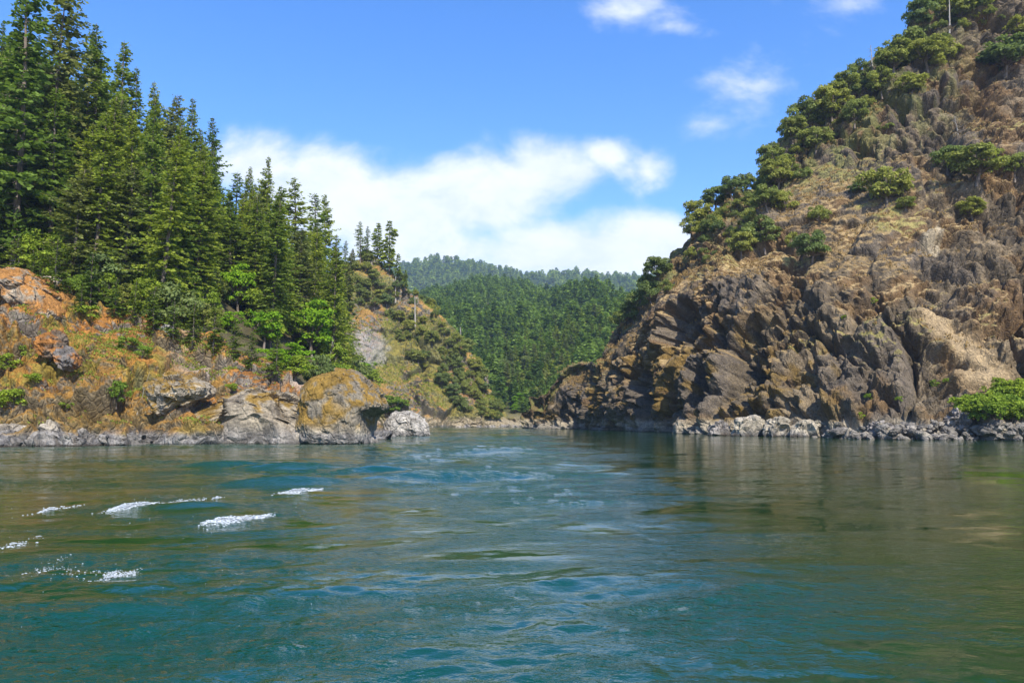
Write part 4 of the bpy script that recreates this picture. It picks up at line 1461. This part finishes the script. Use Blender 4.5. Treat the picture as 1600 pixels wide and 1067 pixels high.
boulder('boulder', [(58, 528), (72, 520), (98, 522), (104, 540), (88, 562), (66, 556)], 81.5, 1.5, 'brown angular block wedged in the orange slope below the slab', 323, moss=(0.22, 0.09, 0.016), moss_amt=.85, base=((.13, .10, .07), (.22, .17, .12)), amp=.35, band=-5, sub=ICO4)
boulder('boulder', [(90, 548), (104, 540), (116, 550), (122, 572), (104, 578), (92, 566)], 80.6, 1.3, 'grey angular block just below the brown wedged block', 327, moss=(0.22, 0.09, 0.016), moss_amt=.5, base=((.13, .115, .1), (.22, .20, .18)), amp=.3, band=-5, sub=ICO4)
boulder('boulder', [(248, 512), (262, 508), (274, 522), (270, 534), (252, 530)], 92.0, 1.4, 'pale grey rock at the crest of the orange bank under the young firs', 331, moss_amt=0, amp=.25, band=-5, sub=ICO4, base=((.2, .19, .18), (.32, .31, .29)))
boulder('boulder', [(598, 692), (600, 668), (612, 650), (628, 643), (648, 648), (662, 658), (671, 678), (660, 690)], 112.0, 2.8, 'whitish rock in the water just right of the big boulder', 335, moss_amt=0, amp=.55, band=.9, base=((0.23, 0.21, 0.175), (0.40, 0.37, 0.32)))
for i, (ol, D, lab) in enumerate([
        ([(-30, 700), (-20, 672), (5, 664), (24, 664), (36, 680), (40, 702)], 72.5, 'grey wedge of rock at the water in the lower left corner of the bank'),
        ([(38, 702), (52, 686), (78, 664), (92, 672), (112, 684), (124, 702)], 73.5, 'pointed grey shore rock second from the left frame edge'),
        ([(118, 702), (126, 682), (142, 676), (152, 690), (152, 702)], 74.5, 'small dark shore rock right of the pointed grey one'),
        ([(186, 702), (196, 684), (222, 680), (240, 690), (244, 702)], 75.5, 'low brown grey shore rock left of the pale ledge'),
        ([(150, 702), (160, 692), (182, 690), (190, 702)], 75.0, 'lowest flat shore rock between the dark and the brown grey rocks')]):
    boulder('shore_rock', ol, D + 1.0, 1.6, lab, 341 + 7 * i, 'rock', moss_amt=0, boxy=.5, amp=.6, band=1.6, group='grey rocks along the left shore', sub=ICO4)

for i, (ol, D, lab) in enumerate([
        ([(1146, 684), (1150, 660), (1166, 650), (1186, 652), (1200, 664), (1204, 686)], 117.0, 'large pale boulder at the waterline, left of the two tall pale ones'),
        ([(1196, 686), (1200, 662), (1214, 652), (1230, 660), (1236, 686)], 113.5, 'tall pale boulder at the waterline in the middle of the three pale ones'),
        ([(1232, 687), (1238, 664), (1256, 654), (1276, 660), (1292, 676), (1298, 688)], 110.5, 'wide pale boulder at the waterline, right of the three pale ones'),
        ([(1108, 683), (1114, 666), (1128, 660), (1140, 670), (1144, 684)], 121.5, 'grey block at the waterline left of the three pale boulders'),
        ([(1363, 676), (1368, 664), (1384, 661), (1392, 668), (1390, 677)], 100.0, 'flat topped dark brown rock on top of the rubble strip'),
        ([(1478, 664), (1482, 648), (1496, 640), (1508, 648), (1506, 664)], 97.5, 'dark block beside the left end of the willow thicket')]):
    boulder('boulder', ol, D, 1.9, lab, 401 + 7 * i, moss_amt=0, amp=.75, boxy=.5, band=.7, sub=ICO4, base=((0.26, 0.225, 0.165), (0.42, 0.365, 0.275)) if i < 3 else ((.16, .14, .12), (.28, .25, .22)))

# rubble strip along the right shore
RUB = []
for k in range(7):
    v, f = ICO4
    s = np.array([1.0, rng.uniform(.7, 1.0), rng.uniform(.5, .8)])
    d = 0
    for j, (sc, a) in enumerate(((.9, .35), (.4, .14))):
        tl, ed, rv = facets(v + 10 * k, sc, 500 + 9 * k + j)
        d = d + a * tl
    p = v * (1 + d)[:, None] * s
    tone = [.9, 1.25, .7, 1.1, 1.4, .8, 1.0][k]
    col = lerp(np.array((.125, .112, .094)) * tone, np.array((.235, .212, .18)) * tone, fbm(p, .5, 3, 520 + k))
    RUB.append(mesh_np('rubble_rock', p, f, [M_BOULDER], col))
cnt = 0
while cnt < 165:
    px = rng.uniform(1265, 1640)
    lo = np.interp(px, [1265, 1340, 1420, 1600, 1640], [676, 668, 662, 664, 664])
    py = rng.uniform(lo, 688)
    a, b = dirpx(px, py)
    loc = drop(px, py, G_RIGHT)
    if loc is None or loc.y > 112:
        continue
    r = rng.uniform(.25, .55) * (1.9 if rng.random() < .14 else 1)
    zone = 'dark wet waterline' if loc.z < 0.35 else 'upper dry'
    tone = cnt % 7
    o = solo('rubble_rock', RUB[tone], (loc.x, loc.y - r * .3, loc.z + r * .1), ('grey rock at the waterline of the rubble strip on the right shore' if loc.z < .4 else 'grey rock in the dry upper part of the rubble strip on the right shore'),
             'rock', 'rubble rocks along the right shore', sc=(r * 1.25, r, r), rot=rng.uniform(0, 6.28), tilt=(rng.normal(0, .3), rng.normal(0, .3)))
    cnt += 1


# ------------------------------------------------------------------ ground cover
def tufts(name, pts, m, size, label, cat, blades=7, lean=.5):
    n = len(pts)
    C = np.repeat(pts, blades, 0) + rng.normal(0, size * .35, (n * blades, 3)) * np.array([1, 1, .15])
    az = rng.uniform(0, 6.28, n * blades)
    a = np.stack([np.cos(az) * lean, np.sin(az) * lean, np.ones(n * blades)], 1) + rng.normal(0, .2, (n * blades, 3))
    a = unit(a) * (size * rng.uniform(.5, 1.3, n * blades))[:, None]
    b = unit(np.cross(a, rng.normal(0, 1, a.shape))) * (size * .16)
    v, f = diamonds(C, a, b)
    obj(name, mesh_np(name, v, f, [m], smooth=False, val=np.repeat(np.clip(rng.normal(.5, .25, n * blades), 0, 1), 4)), kind='stuff', label=label, category=cat)


def pick(S, mask, n, ylim=None, zmin=1.0):
    p = S.reshape(-1, 3)
    X, Y = px_of(p)
    ok = (X > -60) & (X < 1660) & (Y < 720) & (Y > -40) & (p[:, 2] > zmin)
    wgt = np.where(ok, mask, 0)
    wgt = wgt / wgt.sum()
    return p[rng.choice(len(p), n, p=wgt)]


gp = S_RIGHT.reshape(-1, 3)
tufts('dry_grass', pick(S_RIGHT, RGRASS * sm(fbm(gp, 6, 3, 601), .4, .6), 4500, zmin=6), M_DRY, .55, 'tan dry grass on the ledges of the canyon mountain', 'grass')
gl = S_LEFT.reshape(-1, 3)
tufts('green_grass', pick(S_LEFT, sm(fbm(gl, 5, 4, 611), .53, .64) + .02, 3400, zmin=2.0), M_GRASS, .30, 'green grass and low plants in the seams of the orange bank', 'grass', 6, .8)
gs = S_SPUR.reshape(-1, 3)
tufts('knoll_grass', pick(S_SPUR, sm(fbm(gs, 8, 4, 621), .45, .6) + .05, 5000, zmin=5.0), M_GRASS, .6, 'yellow green grass on the slopes of the rocky knoll', 'grass', 5, .8)


# ------------------------------------------------------------------ white water
def foam_material():
    m, t, o = mat('white_foam')
    d = t.new('ShaderNodeBsdfPrincipled')
    d.inputs['Base Color'].default_value = (0.50, 0.53, 0.54, 1)
    d.inputs['Roughness'].default_value = 0.5
    t.l.new(d.outputs[0], o.inputs[0])
    return m


M_FOAM = foam_material()
FOAMV, FOAMF = ico(1)


def crest(px0, py0, px1, py1, rows, n, label, rad=.03, H=.06):
    d0, d1 = shoreD(py0), shoreD(py1)
    a = np.array(P(px0, py0, d0))
    b = np.array(P(px1, py1, d1))
    c = (a + b) / 2
    u = rng.beta(1.6, 1.6, n)
    L = np.linalg.norm(b - a)
    across = rng.normal(0, 1, n) * rows * (0.5 + 0.9 * np.sin(u * math.pi)) * rng.choice([.5, 1.0, 2.2], n)
    cl_ = rng.uniform(0, 1, 14)
    cl_w = rng.uniform(.01, .05, 14)
    q_ = rng.integers(0, 14, n)
    u = np.where(rng.random(n) < .55, cl_[q_] + rng.normal(0, 1, n) * cl_w[q_], u)
    x = a[0] + (b[0] - a[0]) * u + rng.normal(0, .05, n)
    y = a[1] + (b[1] - a[1]) * u + across + 0.25 * np.sin(u * 9)
    z = wave(x, y)
    for (sx, sy, wx, wy, am) in STAND:
        z = z + am * np.exp(-(((x - sx) / wx) ** 2 + ((y - sy - 0.25 * (x - sx)) / wy) ** 2))
    r = rad * rng.uniform(.25, 1.0, n)
    z = z + rng.uniform(-.1, 1, n) * H * np.clip(np.sin(u * math.pi), 0, 1) ** .7 * np.exp(-(across / max(rows, .05)) ** 2)
    V = (FOAMV[None] * r[:, None, None] * np.stack([rng.uniform(.7, 3.0, n), rng.uniform(.5, 1.6, n), rng.uniform(.25, .6, n)], 1)[:, None] + np.stack([x, y, z], 1)[:, None]).reshape(-1, 3)
    Fc = (FOAMF[None] + (np.arange(n) * len(FOAMV))[:, None, None]).reshape(-1, 3)
    org = np.array([c[0], c[1], 0])
    o = obj('breaking_wave', mesh_np('breaking_wave', V - org, Fc, [M_FOAM]), label=label, category='wave', group='white breaking waves in the current')
    o.location = org


crest(172, 797, 232, 790, .17, 900, 'white breaking wave crest, bushiest of the group toward the left of the river', .024, .13)
crest(322, 817, 416, 807, .17, 1100, 'longest white breaking wave crest, nearest the middle of the river', .024, .11)
crest(440, 771, 500, 765, .18, 650, 'white breaking wave crest farthest from the camera', .024, .11)
crest(163, 892, 198, 896, .07, 420, 'small white breaking wave closest to the camera', .012, .07)
crest(60, 803, 112, 792, .22, 110, 'faint white froth streak left of the bushiest crest', .026, .10)
crest(250, 790, 345, 779, .16, 200, 'thin dotted white froth line between two bigger crests', .022, .10)
crest(10, 858, 50, 840, .16, 70, 'thin froth streak at the left frame edge', .020, .05)
crest(75, 887, 160, 893, .14, 80, 'scattered froth specks left of the closest small wave', .012, .02)
crest(55, 895, 90, 868, .12, 70, 'thin curl of froth specks above the closest small wave', .012, .02)


def flecks():
    n = 130
    d = np.array([shoreD(v) for v in 760 + 220 * rng.random(n) ** 1.3])
    x = d * rng.uniform(-.66, -.24, n) + rng.normal(0, .3, n)
    z = wave(x, d)
    r = rng.uniform(.003, .008, n) * (d / 22)
    V = (FOAMV[None] * r[:, None, None] * np.array([2.0, 1.0, .5]) + np.stack([x, d, z], 1)[:, None]).reshape(-1, 3)
    Fc = (FOAMF[None] + (np.arange(n) * len(FOAMV))[:, None, None]).reshape(-1, 3)
    obj('foam_flecks', mesh_np('foam_flecks', V, Fc, [M_FOAM]), kind='stuff', label='tiny white flecks of foam scattered over the left current', category='foam')


flecks()


# ------------------------------------------------------------------ air
def haze():
    bm = bmesh.new()
    bmesh.ops.create_cube(bm, size=1.0)
    me = bpy.data.meshes.new('haze')
    bm.to_mesh(me)
    bm.free()
    m, t, o = mat('haze_air')
    v = t.new('ShaderNodeVolumePrincipled')
    v.inputs['Color'].default_value = (0.55, 0.76, 1.0, 1)
    v.inputs['Density'].default_value = 0.00013
    v.inputs['Anisotropy'].default_value = 0.0
    t.l.new(v.outputs[0], o.inputs['Volume'])
    me.materials.append(m)
    ob = obj('haze', me, kind='stuff', label='thin blue haze filling the canyon air', category='haze')
    ob.location = (0, 1000, 250)
    ob.scale = (7000, 3400, 520)


haze()
